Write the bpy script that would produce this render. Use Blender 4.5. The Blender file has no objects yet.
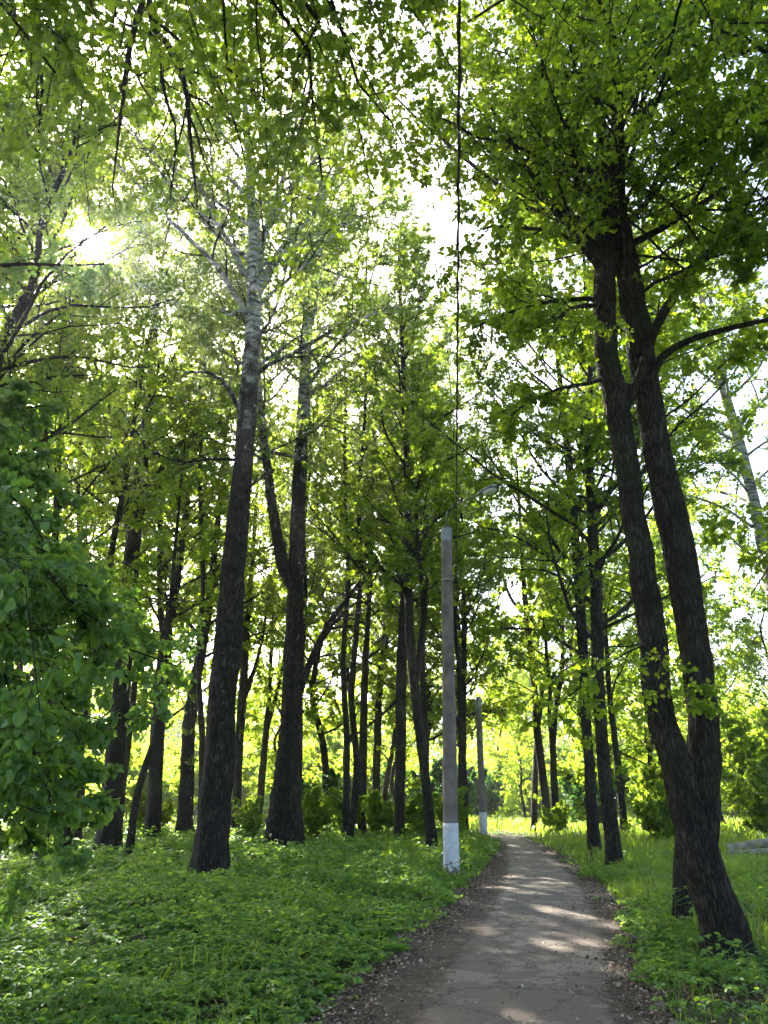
import bpy, math
import numpy as np
from mathutils import Vector, Matrix

# ------------------------------------------------------------------ scene basics
sc = bpy.context.scene
COL = sc.collection
W, H, F = 768.0, 1024.0, 770.0
PITCH = math.radians(20.3)
EYE = 1.6
cp, sp_ = math.cos(PITCH), math.sin(PITCH)


def ray(px, py):
    x = (px - W / 2) / F
    u = (H / 2 - py) / F
    v = np.array([x, cp - sp_ * u, sp_ + cp * u])
    return v


def pt(px, py, Y):
    """point seen at a pixel at forward distance Y"""
    v = ray(px, py)
    return np.array([0, 0, EYE]) + v * (Y / v[1])


def ground(px, py):
    v = ray(px, py)
    return np.array([0, 0, EYE]) + v * (EYE / -v[2])


def depth(p):
    return p[1] * cp + (p[2] - EYE) * sp_


SUN = ray(90, 243)
SUN = SUN / np.linalg.norm(SUN)

# ------------------------------------------------------------------ mesh building


def norm(a):
    return a / np.maximum(np.linalg.norm(a, axis=-1, keepdims=True), 1e-9)


def make_mesh(name, blocks, mats, smooth=True):
    """blocks: list of (V(n,3), F(m,k), material index, rnd(m) or None)"""
    me = bpy.data.meshes.new(name)
    Vs, loops, starts, totals, mi, rn = [], [], [], [], [], []
    off = 0
    ls = 0
    for V, Fc, m, r in blocks:
        if len(Fc) == 0:
            continue
        V = np.asarray(V, dtype=np.float32).reshape(-1, 3)
        Fc = np.asarray(Fc, dtype=np.int32)
        n, k = Fc.shape
        Vs.append(V)
        loops.append((Fc + off).ravel())
        starts.append(ls + np.arange(n, dtype=np.int32) * k)
        totals.append(np.full(n, k, dtype=np.int32))
        mi.append(np.full(n, m, dtype=np.int32))
        rn.append(np.zeros(n, dtype=np.float32) if r is None else np.asarray(r, dtype=np.float32))
        off += len(V)
        ls += n * k
    V = np.concatenate(Vs)
    L = np.concatenate(loops)
    S = np.concatenate(starts)
    T = np.concatenate(totals)
    me.vertices.add(len(V))
    me.vertices.foreach_set('co', V.ravel())
    me.loops.add(len(L))
    me.loops.foreach_set('vertex_index', L)
    me.polygons.add(len(S))
    me.polygons.foreach_set('loop_start', S)
    me.polygons.foreach_set('loop_total', T)
    me.polygons.foreach_set('material_index', np.concatenate(mi))
    me.polygons.foreach_set('use_smooth', np.full(len(S), smooth))
    at = me.attributes.new('rnd', 'FLOAT', 'FACE')
    at.data.foreach_set('value', np.concatenate(rn))
    for m in mats:
        me.materials.append(m)
    me.update(calc_edges=True)
    return me


def link(name, me, parent=None, loc=(0, 0, 0)):
    o = bpy.data.objects.new(name, me)
    COL.objects.link(o)
    o.location = loc
    if parent is not None:
        o.parent = parent
    return o


def tag(o, label=None, cat=None, group=None, kind=None):
    if label:
        o['label'] = label
    if cat:
        o['category'] = cat
    if group:
        o['group'] = group
    if kind:
        o['kind'] = kind
    return o


def thing(name, label, cat, loc, group=None, rz=0):
    o = bpy.data.objects.new(name, None)
    o.empty_display_size = 0.3
    COL.objects.link(o)
    o.location = loc
    o.rotation_euler = (0, 0, rz)
    return tag(o, label, cat, group)


def tubes(P, R, sides, cap=False, rough=0.0, rng=None):
    """P (N,K,3) polylines, R (N,K) radii -> V, quads"""
    P = np.asarray(P, float)
    R = np.asarray(R, float)
    N, K, _ = P.shape
    T = np.empty_like(P)
    T[:, 1:-1] = P[:, 2:] - P[:, :-2]
    T[:, 0] = P[:, 1] - P[:, 0]
    T[:, -1] = P[:, -1] - P[:, -2]
    T = norm(T)
    mean = norm(P[:, -1] - P[:, 0])
    ref = np.where(np.abs(mean[:, 1:2]) < 0.8, np.array([[0., 1., 0.]]), np.array([[1., 0., 0.]]))[:, None, :]
    A = norm(np.cross(T, np.broadcast_to(ref, T.shape)))
    B = np.cross(T, A)
    th = np.arange(sides) * 2 * math.pi / sides
    c, s = np.cos(th), np.sin(th)
    RR = R[:, :, None]
    if rough and rng is not None:
        RR = RR * (1 + rough * rng.normal(size=(N, K, sides)))
    V = P[:, :, None, :] + RR[..., None] * (A[:, :, None, :] * c[None, None, :, None] + B[:, :, None, :] * s[None, None, :, None])
    base = (np.arange(N)[:, None, None] * K + np.arange(K - 1)[None, :, None]) * sides
    j = np.arange(sides)[None, None, :]
    j2 = (j + 1) % sides
    q = np.stack([base + j, base + j2, base + sides + j2, base + sides + j], -1).reshape(-1, 4)
    return V.reshape(-1, 3), q


def grow(rng, P0, D0, L, K, wob, bend):
    N = len(P0)
    P = np.empty((N, K, 3))
    P[:, 0] = P0
    D = norm(D0.copy())
    st = (L / (K - 1))[:, None]
    for k in range(1, K):
        D = norm(D + rng.normal(size=(N, 3)) * wob + np.asarray(bend) / K)
        P[:, k] = P[:, k - 1] + D * st
    return P


def sample(P, t):
    """P (N,K,3), t (N,n) -> pos, tangent"""
    N, K, _ = P.shape
    x = np.clip(t, 0, 0.9999) * (K - 1)
    i = x.astype(int)
    f = (x - i)[..., None]
    r = np.arange(N)[:, None]
    a, b = P[r, i], P[r, i + 1]
    return a * (1 - f) + b * f, norm(b - a)


def kids(rng, P, R, LP, n, t0, t1, lf, ang, wob, bend, K, zflat=1.0, taper=0.55, rmin=0.003):
    N = len(P)
    t = t0 + (t1 - t0) * (np.arange(n)[None, :] + rng.random((N, n))) / n
    pos, tan = sample(P, t)
    rad, _ = sample(np.repeat(R[:, :, None], 3, 2), t)
    rad = rad[..., 0]
    u = norm(rng.normal(size=(N, n, 3)))
    perp = norm(u - tan * (u * tan).sum(-1, keepdims=True))
    perp[..., 2] *= zflat
    perp = norm(perp)
    a = ang * (0.75 + 0.5 * rng.random((N, n, 1)))
    D = tan * np.cos(a) + perp * np.sin(a)
    s = (t - t0) / max(t1 - t0, 1e-6)
    L = LP[:, None] * lf * (1.0 - 0.55 * s) * (0.6 + 0.7 * rng.random((N, n)))
    L = L.ravel()
    Pc = grow(rng, pos.reshape(-1, 3), D.reshape(-1, 3), L, K, wob, bend)
    r0 = np.maximum(rad.ravel() * taper, rmin)
    Rc = r0[:, None] * np.linspace(1, 0.35, K)[None, :]
    return Pc, Rc, L


TEMPL = {
    # (side, along, lift) outline of one leaf
    'heart': np.array([(0, 0, 0), (-.34, -.08, .05), (-.52, .22, .10), (-.40, .62, .06), (0, 1.08, -.10), (.40, .62, .06), (.52, .22, .10), (.34, -.08, .05)]),
    'maple': np.array([(0, 0, 0), (-.30, -.10, .03), (-.62, .28, .05), (-.34, .42, .0), (-.42, .80, -.02), (0, 1.08, -.1), (.42, .80, -.02), (.34, .42, .0), (.62, .28, .05), (.30, -.10, .03)]),
    'oval': np.array([(0, 0, 0), (-.36, .28, .06), (-.30, .68, .04), (0, 1.0, -.05), (.30, .68, .04), (.36, .28, .06)]),
    'quad': np.array([(0, 0, 0), (-.46, .42, .07), (0, 1.0, -.05), (.46, .42, .07)]),
    'lance': np.array([(0, 0, 0), (-.20, .35, .03), (0, 1.0, -.12), (.20, .35, .03)]),
}
SPLIT = {
    'heart': [(0, 1, 2, 3, 4), (0, 4, 5, 6, 7)],
    'maple': [(0, 1, 2, 3, 4, 5), (0, 5, 6, 7, 8, 9)],
    'oval': [(0, 1, 2, 3), (0, 3, 4, 5)],
    'quad': [(0, 1, 2), (0, 2, 3)],
    'lance': [(0, 1, 2), (0, 2, 3)],
}


def leaf_block(rng, P, A, Nn, size, templ, mat, rnd=None):
    """P pos, A axis, Nn normal-ish, size (N,)"""
    T = TEMPL[templ]
    S = SPLIT[templ]
    N = len(P)
    A = norm(A)
    side = norm(np.cross(A, Nn))
    Nn = np.cross(side, A)
    wid = (0.85 + 0.3 * rng.random(N))[:, None, None]
    fold = (0.4 + 1.6 * rng.random(N))[:, None, None]
    s = size[:, None, None]
    V = P[:, None, :] + s * (side[:, None, :] * T[None, :, 0:1] * wid + A[:, None, :] * T[None, :, 1:2] + Nn[:, None, :] * T[None, :, 2:3] * fold)
    m = len(T)
    base = (np.arange(N) * m)[:, None]
    Fs = np.stack([base + np.array(f)[None, :] for f in S], 1).reshape(-1, len(S[0]))
    if rnd is None:
        rnd = rng.random(N)
    return (V.reshape(-1, 3), Fs, mat, np.repeat(rnd, len(S)))


# ------------------------------------------------------------------ materials
def new_mat(name):
    m = bpy.data.materials.new(name)
    m.use_nodes = True
    nt = m.node_tree
    nt.nodes.clear()
    return m, nt, nt.nodes, nt.links


def N_(ns, t, **kw):
    n = ns.new(t)
    for k, v in kw.items():
        if k in n.inputs:
            n.inputs[k].default_value = v
        else:
            setattr(n, k, v)
    return n


def ramp(ns, stops):
    r = ns.new('ShaderNodeValToRGB')
    el = r.color_ramp.elements
    while len(el) < len(stops):
        el.new(0.5)
    for e, (p, c) in zip(el, stops):
        e.position = p
        e.color = (*c, 1) if len(c) == 3 else c
    return r


def leaf_mat(name, dark, light, tdark, tlight, trans=0.5, rough=0.42, spec=0.35):
    m, nt, ns, ls = new_mat(name)
    out = N_(ns, 'ShaderNodeOutputMaterial')
    at = N_(ns, 'ShaderNodeAttribute', attribute_name='rnd')
    cr = ramp(ns, [(0, dark), (0.85, light), (1.0, tuple(min(1, c * 1.25) for c in light))])
    ct = ramp(ns, [(0, tdark), (0.85, tlight), (1.0, tuple(min(1, c * 1.2) for c in tlight))])
    ls.new(at.outputs['Fac'], cr.inputs[0])
    ls.new(at.outputs['Fac'], ct.inputs[0])
    p = N_(ns, 'ShaderNodeBsdfPrincipled', Roughness=rough)
    p.inputs['Specular IOR Level'].default_value = spec
    ls.new(cr.outputs[0], p.inputs['Base Color'])
    t = N_(ns, 'ShaderNodeBsdfTranslucent')
    ls.new(ct.outputs[0], t.inputs['Color'])
    mx = N_(ns, 'ShaderNodeMixShader')
    mx.inputs[0].default_value = trans
    ls.new(p.outputs[0], mx.inputs[1])
    ls.new(t.outputs[0], mx.inputs[2])
    ls.new(mx.outputs[0], out.inputs[0])
    return m


def bark_mat(name, c1, c2, scale=1.0, pale_z=None, pale=(.34, .35, .31), moss=0.0, bump=0.9):
    m, nt, ns, ls = new_mat(name)
    out = N_(ns, 'ShaderNodeOutputMaterial')
    p = N_(ns, 'ShaderNodeBsdfPrincipled', Roughness=0.9)
    p.inputs['Specular IOR Level'].default_value = 0.2
    tc = N_(ns, 'ShaderNodeTexCoord')
    mp = N_(ns, 'ShaderNodeMapping')
    mp.inputs['Scale'].default_value = (16 * scale, 16 * scale, 2.6 * scale)
    ls.new(tc.outputs['Object'], mp.inputs[0])
    nz = N_(ns, 'ShaderNodeTexNoise', Scale=1.3, Detail=5.0, Roughness=0.65)
    ls.new(mp.outputs[0], nz.inputs['Vector'])
    mixv = N_(ns, 'ShaderNodeVectorMath', operation='MULTIPLY_ADD')
    mixv.inputs[1].default_value = (1.2, 1.2, 1.2)
    ls.new(nz.outputs['Color'], mixv.inputs[0])
    ls.new(mp.outputs[0], mixv.inputs[2])
    vo = N_(ns, 'ShaderNodeTexVoronoi', feature='DISTANCE_TO_EDGE', Scale=1.0)
    ls.new(mixv.outputs[0], vo.inputs['Vector'])
    rr = ramp(ns, [(0.0, (0, 0, 0)), (0.28, (1, 1, 1))])
    ls.new(vo.outputs['Distance'], rr.inputs[0])
    ml = N_(ns, 'ShaderNodeMath', operation='MULTIPLY')
    ls.new(rr.outputs[0], ml.inputs[0])
    ls.new(nz.outputs[0], ml.inputs[1])
    col = ramp(ns, [(0.05, c1), (0.65, c2)])
    ls.new(ml.outputs[0], col.inputs[0])
    last = col.outputs[0]
    n2 = N_(ns, 'ShaderNodeTexNoise', Scale=1.1, Detail=3.0)
    ls.new(tc.outputs['Object'], n2.inputs['Vector'])
    if moss > 0:
        mr = ramp(ns, [(0.48, (0, 0, 0)), (0.7, (moss, moss, moss))])
        ls.new(n2.outputs[0], mr.inputs[0])
        mm = N_(ns, 'ShaderNodeMixRGB')
        mm.inputs[2].default_value = (.07, .085, .03, 1)
        ls.new(mr.outputs[0], mm.inputs[0])
        ls.new(last, mm.inputs[1])
        last = mm.outputs[0]
    n5 = N_(ns, 'ShaderNodeTexNoise', Scale=2.7, Detail=9.0, Roughness=0.75)
    ls.new(tc.outputs['Object'], n5.inputs['Vector'])
    lr = ramp(ns, [(0.44, (0, 0, 0)), (0.60, (.9, .9, .9))])
    ls.new(n5.outputs[0], lr.inputs[0])
    ml5 = N_(ns, 'ShaderNodeMixRGB')
    ml5.inputs[2].default_value = (.125, .108, .080, 1)
    mu5 = N_(ns, 'ShaderNodeMath', operation='MULTIPLY')
    ls.new(lr.outputs[0], mu5.inputs[0])
    ls.new(ml.outputs[0], mu5.inputs[1])
    ls.new(mu5.outputs[0], ml5.inputs[0])
    ls.new(last, ml5.inputs[1])
    last = ml5.outputs[0]
    if pale_z is not None:
        sx = N_(ns, 'ShaderNodeSeparateXYZ')
        ls.new(tc.outputs['Object'], sx.inputs[0])
        n3 = N_(ns, 'ShaderNodeTexNoise', Scale=3.0, Detail=6.0, Roughness=0.7)
        mp3 = N_(ns, 'ShaderNodeMapping')
        mp3.inputs['Scale'].default_value = (1, 1, 0.8)
        ls.new(tc.outputs['Object'], mp3.inputs[0])
        ls.new(mp3.outputs[0], n3.inputs['Vector'])
        ma = N_(ns, 'ShaderNodeMath', operation='MULTIPLY_ADD')
        ma.inputs[1].default_value = 14.0
        ls.new(n3.outputs[0], ma.inputs[0])
        ls.new(sx.outputs[2], ma.inputs[2])
        mr3 = N_(ns, 'ShaderNodeMapRange')
        mr3.inputs['From Min'].default_value = pale_z + 7 - 1.6
        mr3.inputs['From Max'].default_value = pale_z + 7 + 1.6
        ls.new(ma.outputs[0], mr3.inputs[0])
        # horizontal dark scars on the pale bark
        mp4 = N_(ns, 'ShaderNodeMapping')
        mp4.inputs['Scale'].default_value = (3, 3, 11)
        ls.new(tc.outputs['Object'], mp4.inputs[0])
        n4 = N_(ns, 'ShaderNodeTexNoise', Scale=1.0, Detail=4.0, Roughness=0.6)
        ls.new(mp4.outputs[0], n4.inputs['Vector'])
        pr = ramp(ns, [(0.38, (.05, .048, .042)), (0.52, pale), (0.75, tuple(min(1, c * 1.25) for c in pale))])
        ls.new(n4.outputs[0], pr.inputs[0])
        mm = N_(ns, 'ShaderNodeMixRGB')
        ls.new(mr3.outputs[0], mm.inputs[0])
        ls.new(last, mm.inputs[1])
        ls.new(pr.outputs[0], mm.inputs[2])
        last = mm.outputs[0]
    ls.new(last, p.inputs['Base Color'])
    b = N_(ns, 'ShaderNodeBump', Strength=bump, Distance=0.05)
    ls.new(ml.outputs[0], b.inputs['Height'])
    ls.new(b.outputs[0], p.inputs['Normal'])
    ls.new(p.outputs[0], out.inputs[0])
    return m


M = {}
M['leaf_lime'] = leaf_mat('lime_leaf', (.035, .090, .016), (.070, .145, .022), (.22, .38, .010), (.48, .60, .020), 0.57, .5, .22)
M['leaf_near'] = leaf_mat('big_lime_leaf', (.060, .130, .035), (.115, .210, .055), (.16, .34, .03), (.36, .54, .04), 0.46, 0.42, 0.4)
M['leaf_maple'] = leaf_mat('maple_leaf', (.030, .082, .016), (.060, .130, .022), (.22, .37, .010), (.44, .58, .022), 0.55, .5, .22)
M['leaf_aspen'] = leaf_mat('aspen_leaf', (.055, .115, .040), (.085, .155, .055), (.25, .38, .03), (.42, .54, .05), 0.53, 0.42, 0.35)
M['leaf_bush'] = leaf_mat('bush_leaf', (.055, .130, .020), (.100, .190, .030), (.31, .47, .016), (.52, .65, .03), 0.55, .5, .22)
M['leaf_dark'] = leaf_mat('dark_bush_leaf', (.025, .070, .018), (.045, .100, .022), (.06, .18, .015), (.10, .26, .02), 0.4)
M['leaf_herb'] = leaf_mat('herb_leaf', (.075, .170, .040), (.120, .235, .055), (.22, .40, .03), (.40, .58, .05), 0.5, 0.45, 0.3)
M['leaf_grass'] = leaf_mat('grass_blade', (.060, .140, .025), (.120, .210, .035), (.26, .42, .020), (.44, .58, .035), 0.52, .5, .25)
M['dry_grass'] = leaf_mat('dry_grass_blade', (.16, .13, .06), (.30, .25, .13), (.20, .16, .07), (.34, .28, .14), 0.35)
M['bark_lime'] = bark_mat('lime_bark', (.009, .007, .006), (.050, .040, .030), 1.7, moss=0.3)
M['bark_dark'] = bark_mat('dark_bark', (.008, .006, .005), (.036, .029, .023), 1.5, moss=0.25)
M['bark_main'] = bark_mat('furrowed_lime_bark', (.016, .013, .011), (.068, .052, .038), 2.0, moss=0.3, bump=1.0)
M['bark_aspen'] = bark_mat('aspen_bark', (.008, .007, .006), (.046, .037, .030), 1.3, pale_z=12.6)
M['bark_aspen_far'] = bark_mat('aspen_bark_far', (.008, .007, .006), (.046, .037, .030), 1.2, pale_z=14.0)
M['bark_pale'] = bark_mat('pale_bark', (.12, .12, .10), (.30, .31, .25), 0.7, pale_z=0.0, pale=(.30, .31, .25), moss=0.3)
M['bark_branch'] = bark_mat('branch_bark', (.012, .010, .008), (.050, .040, .030), 2.0, bump=0.4)


def flat_mat(name, col, rough=0.8, spec=0.3, metal=0.0, noise=0.25, nscale=8.0, bump=0.0):
    m, nt, ns, ls = new_mat(name)
    out = N_(ns, 'ShaderNodeOutputMaterial')
    p = N_(ns, 'ShaderNodeBsdfPrincipled', Roughness=rough, Metallic=metal)
    p.inputs['Specular IOR Level'].default_value = spec
    tc = N_(ns, 'ShaderNodeTexCoord')
    nz = N_(ns, 'ShaderNodeTexNoise', Scale=nscale, Detail=6.0, Roughness=0.65)
    ls.new(tc.outputs['Object'], nz.inputs['Vector'])
    cr = ramp(ns, [(0.3, tuple(c * (1 - noise) for c in col)), (0.7, tuple(min(1, c * (1 + noise)) for c in col))])
    ls.new(nz.outputs[0], cr.inputs[0])
    ls.new(cr.outputs[0], p.inputs['Base Color'])
    if bump:
        n2 = N_(ns, 'ShaderNodeTexNoise', Scale=nscale * 12, Detail=3.0)
        ls.new(tc.outputs['Object'], n2.inputs['Vector'])
        b = N_(ns, 'ShaderNodeBump', Strength=bump, Distance=0.01)
        ls.new(n2.outputs[0], b.inputs['Height'])
        ls.new(b.outputs[0], p.inputs['Normal'])
    ls.new(p.outputs[0], out.inputs[0])
    return m


M['concrete'] = flat_mat('weathered_concrete', (.165, .14, .12), 0.9, 0.2, noise=0.5, nscale=3, bump=0.9)
M['whitewash'] = flat_mat('whitewash', (.56, .58, .60), 0.9, 0.15, noise=0.28, nscale=9, bump=0.8)
nt_ = M['whitewash'].node_tree
ns_w, ls_w = nt_.nodes, nt_.links
tcw = N_(ns_w, 'ShaderNodeTexCoord')
sxw = N_(ns_w, 'ShaderNodeSeparateXYZ')
ls_w.new(tcw.outputs['Object'], sxw.inputs[0])
nzw = N_(ns_w, 'ShaderNodeTexNoise', Scale=14.0, Detail=7.0, Roughness=0.7)
ls_w.new(tcw.outputs['Object'], nzw.inputs['Vector'])
maw = N_(ns_w, 'ShaderNodeMath', operation='MULTIPLY_ADD')
maw.inputs[1].default_value = -1.3
ls_w.new(nzw.outputs[0], maw.inputs[0])
ls_w.new(sxw.outputs[2], maw.inputs[2])
mrw = ramp(ns_w, [(0.0, (1, 1, 1)), (0.02, (0, 0, 0))])
adw = N_(ns_w, 'ShaderNodeMath', operation='ADD')
adw.inputs[1].default_value = 0.45
ls_w.new(maw.outputs[0], adw.inputs[0])
ls_w.new(adw.outputs[0], mrw.inputs[0])
pw = [n for n in ns_w if n.type == 'BSDF_PRINCIPLED'][0]
mxw = N_(ns_w, 'ShaderNodeMixRGB')
mxw.inputs[2].default_value = (.20, .16, .12, 1)
ls_w.new(pw.inputs['Base Color'].links[0].from_socket, mxw.inputs[1])
ls_w.new(mrw.outputs[0], mxw.inputs[0])
ls_w.new(mxw.outputs[0], pw.inputs['Base Color'])
M['galv'] = flat_mat('galvanised_steel', (.24, .24, .24), 0.5, 0.5, metal=0.4, noise=0.2)
M['cable'] = flat_mat('black_cable', (.015, .015, .016), 0.6, 0.3, noise=0.1)
M['arm'] = flat_mat('rusty_arm', (.10, .09, .08), 0.8, 0.2, noise=0.4)
M['lamp_body'] = flat_mat('grey_lamp_housing', (.16, .19, .18), 0.5, 0.4, noise=0.15)
M['lamp_glass'] = flat_mat('lamp_glass', (.62, .66, .64), 0.2, 0.6, noise=0.05)
M['kerb'] = flat_mat('old_kerb_concrete', (.21, .195, .17), 0.95, 0.1, noise=0.45, nscale=4, bump=0.6)
M['log'] = flat_mat('grey_dead_wood', (.24, .21, .17), 0.95, 0.1, noise=0.5, nscale=6, bump=0.8)


def litter_mat():
    m, nt, ns, ls = new_mat('leaf_litter')
    out = N_(ns, 'ShaderNodeOutputMaterial')
    at = N_(ns, 'ShaderNodeAttribute', attribute_name='rnd')
    cr = ramp(ns, [(0, (.045, .028, .018)), (0.45, (.13, .085, .055)), (0.8, (.24, .17, .11)), (0.97, (.36, .30, .22)), (1.0, (.6, .58, .45))])
    ls.new(at.outputs['Fac'], cr.inputs[0])
    p = N_(ns, 'ShaderNodeBsdfPrincipled', Roughness=0.75)
    p.inputs['Specular IOR Level'].default_value = 0.25
    ls.new(cr.outputs[0], p.inputs['Base Color'])
    ls.new(p.outputs[0], out.inputs[0])
    return m


M['litter'] = litter_mat()


def ground_mat():
    m, nt, ns, ls = new_mat('forest_soil')
    out = N_(ns, 'ShaderNodeOutputMaterial')
    p = N_(ns, 'ShaderNodeBsdfPrincipled', Roughness=1.0)
    p.inputs['Specular IOR Level'].default_value = 0.1
    g = N_(ns, 'ShaderNodeNewGeometry')
    n1 = N_(ns, 'ShaderNodeTexNoise', Scale=0.9, Detail=8.0, Roughness=0.7)
    n2 = N_(ns, 'ShaderNodeTexNoise', Scale=22.0, Detail=6.0, Roughness=0.75)
    ls.new(g.outputs['Position'], n1.inputs['Vector'])
    ls.new(g.outputs['Position'], n2.inputs['Vector'])
    c1 = ramp(ns, [(0.3, (.035, .026, .018)), (0.55, (.085, .066, .045)), (0.75, (.16, .125, .09))])
    ls.new(n2.outputs[0], c1.inputs[0])
    c2 = ramp(ns, [(0.3, (.030, .055, .015)), (0.7, (.07, .12, .03))])
    ls.new(n2.outputs[0], c2.inputs[0])
    k = ramp(ns, [(0.42, (0, 0, 0)), (0.56, (1, 1, 1))])
    ls.new(n1.outputs[0], k.inputs[0])
    mx = N_(ns, 'ShaderNodeMixRGB')
    ls.new(k.outputs[0], mx.inputs[0])
    ls.new(c1.outputs[0], mx.inputs[1])
    ls.new(c2.outputs[0], mx.inputs[2])
    ls.new(mx.outputs[0], p.inputs['Base Color'])
    b = N_(ns, 'ShaderNodeBump', Strength=0.7, Distance=0.05)
    ls.new(n2.outputs[0], b.inputs['Height'])
    ls.new(b.outputs[0], p.inputs['Normal'])
    ls.new(p.outputs[0], out.inputs[0])
    return m


def path_mat():
    m, nt, ns, ls = new_mat('old_asphalt')
    out = N_(ns, 'ShaderNodeOutputMaterial')
    p = N_(ns, 'ShaderNodeBsdfPrincipled', Roughness=0.85)
    p.inputs['Specular IOR Level'].default_value = 0.25
    g = N_(ns, 'ShaderNodeNewGeometry')
    uv = N_(ns, 'ShaderNodeUVMap', uv_map='across')
    su = N_(ns, 'ShaderNodeSeparateXYZ')
    ls.new(uv.outputs[0], su.inputs[0])
    # asphalt with aggregate
    fine = N_(ns, 'ShaderNodeTexNoise', Scale=70.0, Detail=4.0, Roughness=0.8)
    big = N_(ns, 'ShaderNodeTexNoise', Scale=1.4, Detail=7.0, Roughness=0.62, Distortion=0.4)
    mid = N_(ns, 'ShaderNodeTexNoise', Scale=7.0, Detail=7.0, Roughness=0.7)
    for n in (fine, big, mid):
        ls.new(g.outputs['Position'], n.inputs['Vector'])
    base = ramp(ns, [(0.3, (.135, .105, .080)), (0.7, (.260, .210, .165))])
    ls.new(fine.outputs[0], base.inputs[0])
    # damp dark against dry worn plates, with a crisp border
    dry = ramp(ns, [(0.3, (.225, .182, .142)), (0.7, (.36, .30, .235))])
    ls.new(fine.outputs[0], dry.inputs[0])
    kd = ramp(ns, [(0.53, (0, 0, 0)), (0.555, (1, 1, 1))])
    ls.new(big.outputs[0], kd.inputs[0])
    m1 = N_(ns, 'ShaderNodeMixRGB')
    ls.new(kd.outputs[0], m1.inputs[0])
    ls.new(base.outputs[0], m1.inputs[1])
    ls.new(dry.outputs[0], m1.inputs[2])
    # dirt and crumbled litter towards both edges
    soil = ramp(ns, [(0.3, (.045, .032, .023)), (0.5, (.110, .082, .060)), (0.72, (.21, .162, .12))])
    mid2 = N_(ns, 'ShaderNodeTexNoise', Scale=28.0, Detail=6.0, Roughness=0.8)
    ls.new(g.outputs['Position'], mid2.inputs['Vector'])
    ls.new(mid2.outputs[0], soil.inputs[0])
    ed = ramp(ns, [(0.0, (1, 1, 1)), (0.16, (.85, .85, .85)), (0.36, (.12, .12, .12)), (0.80, (.05, .05, .05)), (0.93, (.75, .75, .75)), (1.0, (1, 1, 1))])
    ls.new(su.outputs[0], ed.inputs[0])
    ad = N_(ns, 'ShaderNodeMath', operation='ADD')
    ls.new(ed.outputs[0], ad.inputs[0])
    ls.new(mid.outputs[0], ad.inputs[1])
    ke = ramp(ns, [(0.72, (0, 0, 0)), (0.92, (1, 1, 1))])
    ls.new(ad.outputs[0], ke.inputs[0])
    m2 = N_(ns, 'ShaderNodeMixRGB')
    ls.new(ke.outputs[0], m2.inputs[0])
    ls.new(m1.outputs[0], m2.inputs[1])
    ls.new(soil.outputs[0], m2.inputs[2])
    # hairline cracks
    vo = N_(ns, 'ShaderNodeTexVoronoi', feature='DISTANCE_TO_EDGE', Scale=1.1)
    wv = N_(ns, 'ShaderNodeVectorMath', operation='MULTIPLY_ADD')
    wv.inputs[1].default_value = (.5, .5, .5)
    ls.new(mid.outputs['Color'], wv.inputs[0])
    ls.new(g.outputs['Position'], wv.inputs[2])
    ls.new(wv.outputs[0], vo.inputs['Vector'])
    kc = ramp(ns, [(0.0, (.30, .28, .26)), (0.022, (1, 1, 1))])
    ls.new(vo.outputs['Distance'], kc.inputs[0])
    m3 = N_(ns, 'ShaderNodeMixRGB', blend_type='MULTIPLY')
    m3.inputs[0].default_value = 1.0
    ls.new(m2.outputs[0], m3.inputs[1])
    ls.new(kc.outputs[0], m3.inputs[2])
    ls.new(m3.outputs[0], p.inputs['Base Color'])
    b = N_(ns, 'ShaderNodeBump', Strength=0.9, Distance=0.02)
    ls.new(fine.outputs[0], b.inputs['Height'])
    b2 = N_(ns, 'ShaderNodeBump', Strength=0.9, Distance=0.05)
    ls.new(mid.outputs[0], b2.inputs['Height'])
    ls.new(b.outputs[0], b2.inputs['Normal'])
    ls.new(b2.outputs[0], p.inputs['Normal'])
    ls.new(p.outputs[0], out.inputs[0])
    return m


M['ground'] = ground_mat()
M['path'] = path_mat()

# ------------------------------------------------------------------ path geometry
LE = [ground(*q)[:2] for q in [(316, 1024), (380, 960), (432, 917), (468, 884), (486, 860), (494, 845)]]
RE = [ground(*q)[:2] for q in [(662, 1024), (643, 960), (618, 911), (590, 880), (562, 858), (534, 843)]]


def path_edges():
    ys = [-14.0, -2.0, 3.0]
    a = [(-1.25 + 0.0, ), ]
    L, R = [], []
    # behind the camera the path runs straight on
    l0, r0 = LE[0], RE[0]
    for y in ys:
        L.append((l0[0] - 0.10 * (l0[1] - y) * 0.25 - 0.0, y))
        R.append((r0[0] - 0.10 * (r0[1] - y) * 0.25 - 0.0, y))
    for l, r in zip(LE, RE):
        L.append(tuple(l))
        R.append(tuple(r))
    # the bend to the left beyond the second pole
    lx, ly = LE[-1]
    L += [(lx - 0.2, ly + 3.5), (lx - 2.6, ly + 7.5), (lx - 7.5, ly + 11.0), (lx - 16, ly + 13.5), (lx - 34, ly + 15)]
    rx, ry = RE[-1]
    R += [(rx + 0.0, ry + 4.5), (rx - 1.8, ry + 9.5), (rx - 7.0, ry + 13.5), (rx - 17, ry + 16), (rx - 36, ry + 17.5)]
    return np.array(L), np.array(R)


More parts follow.
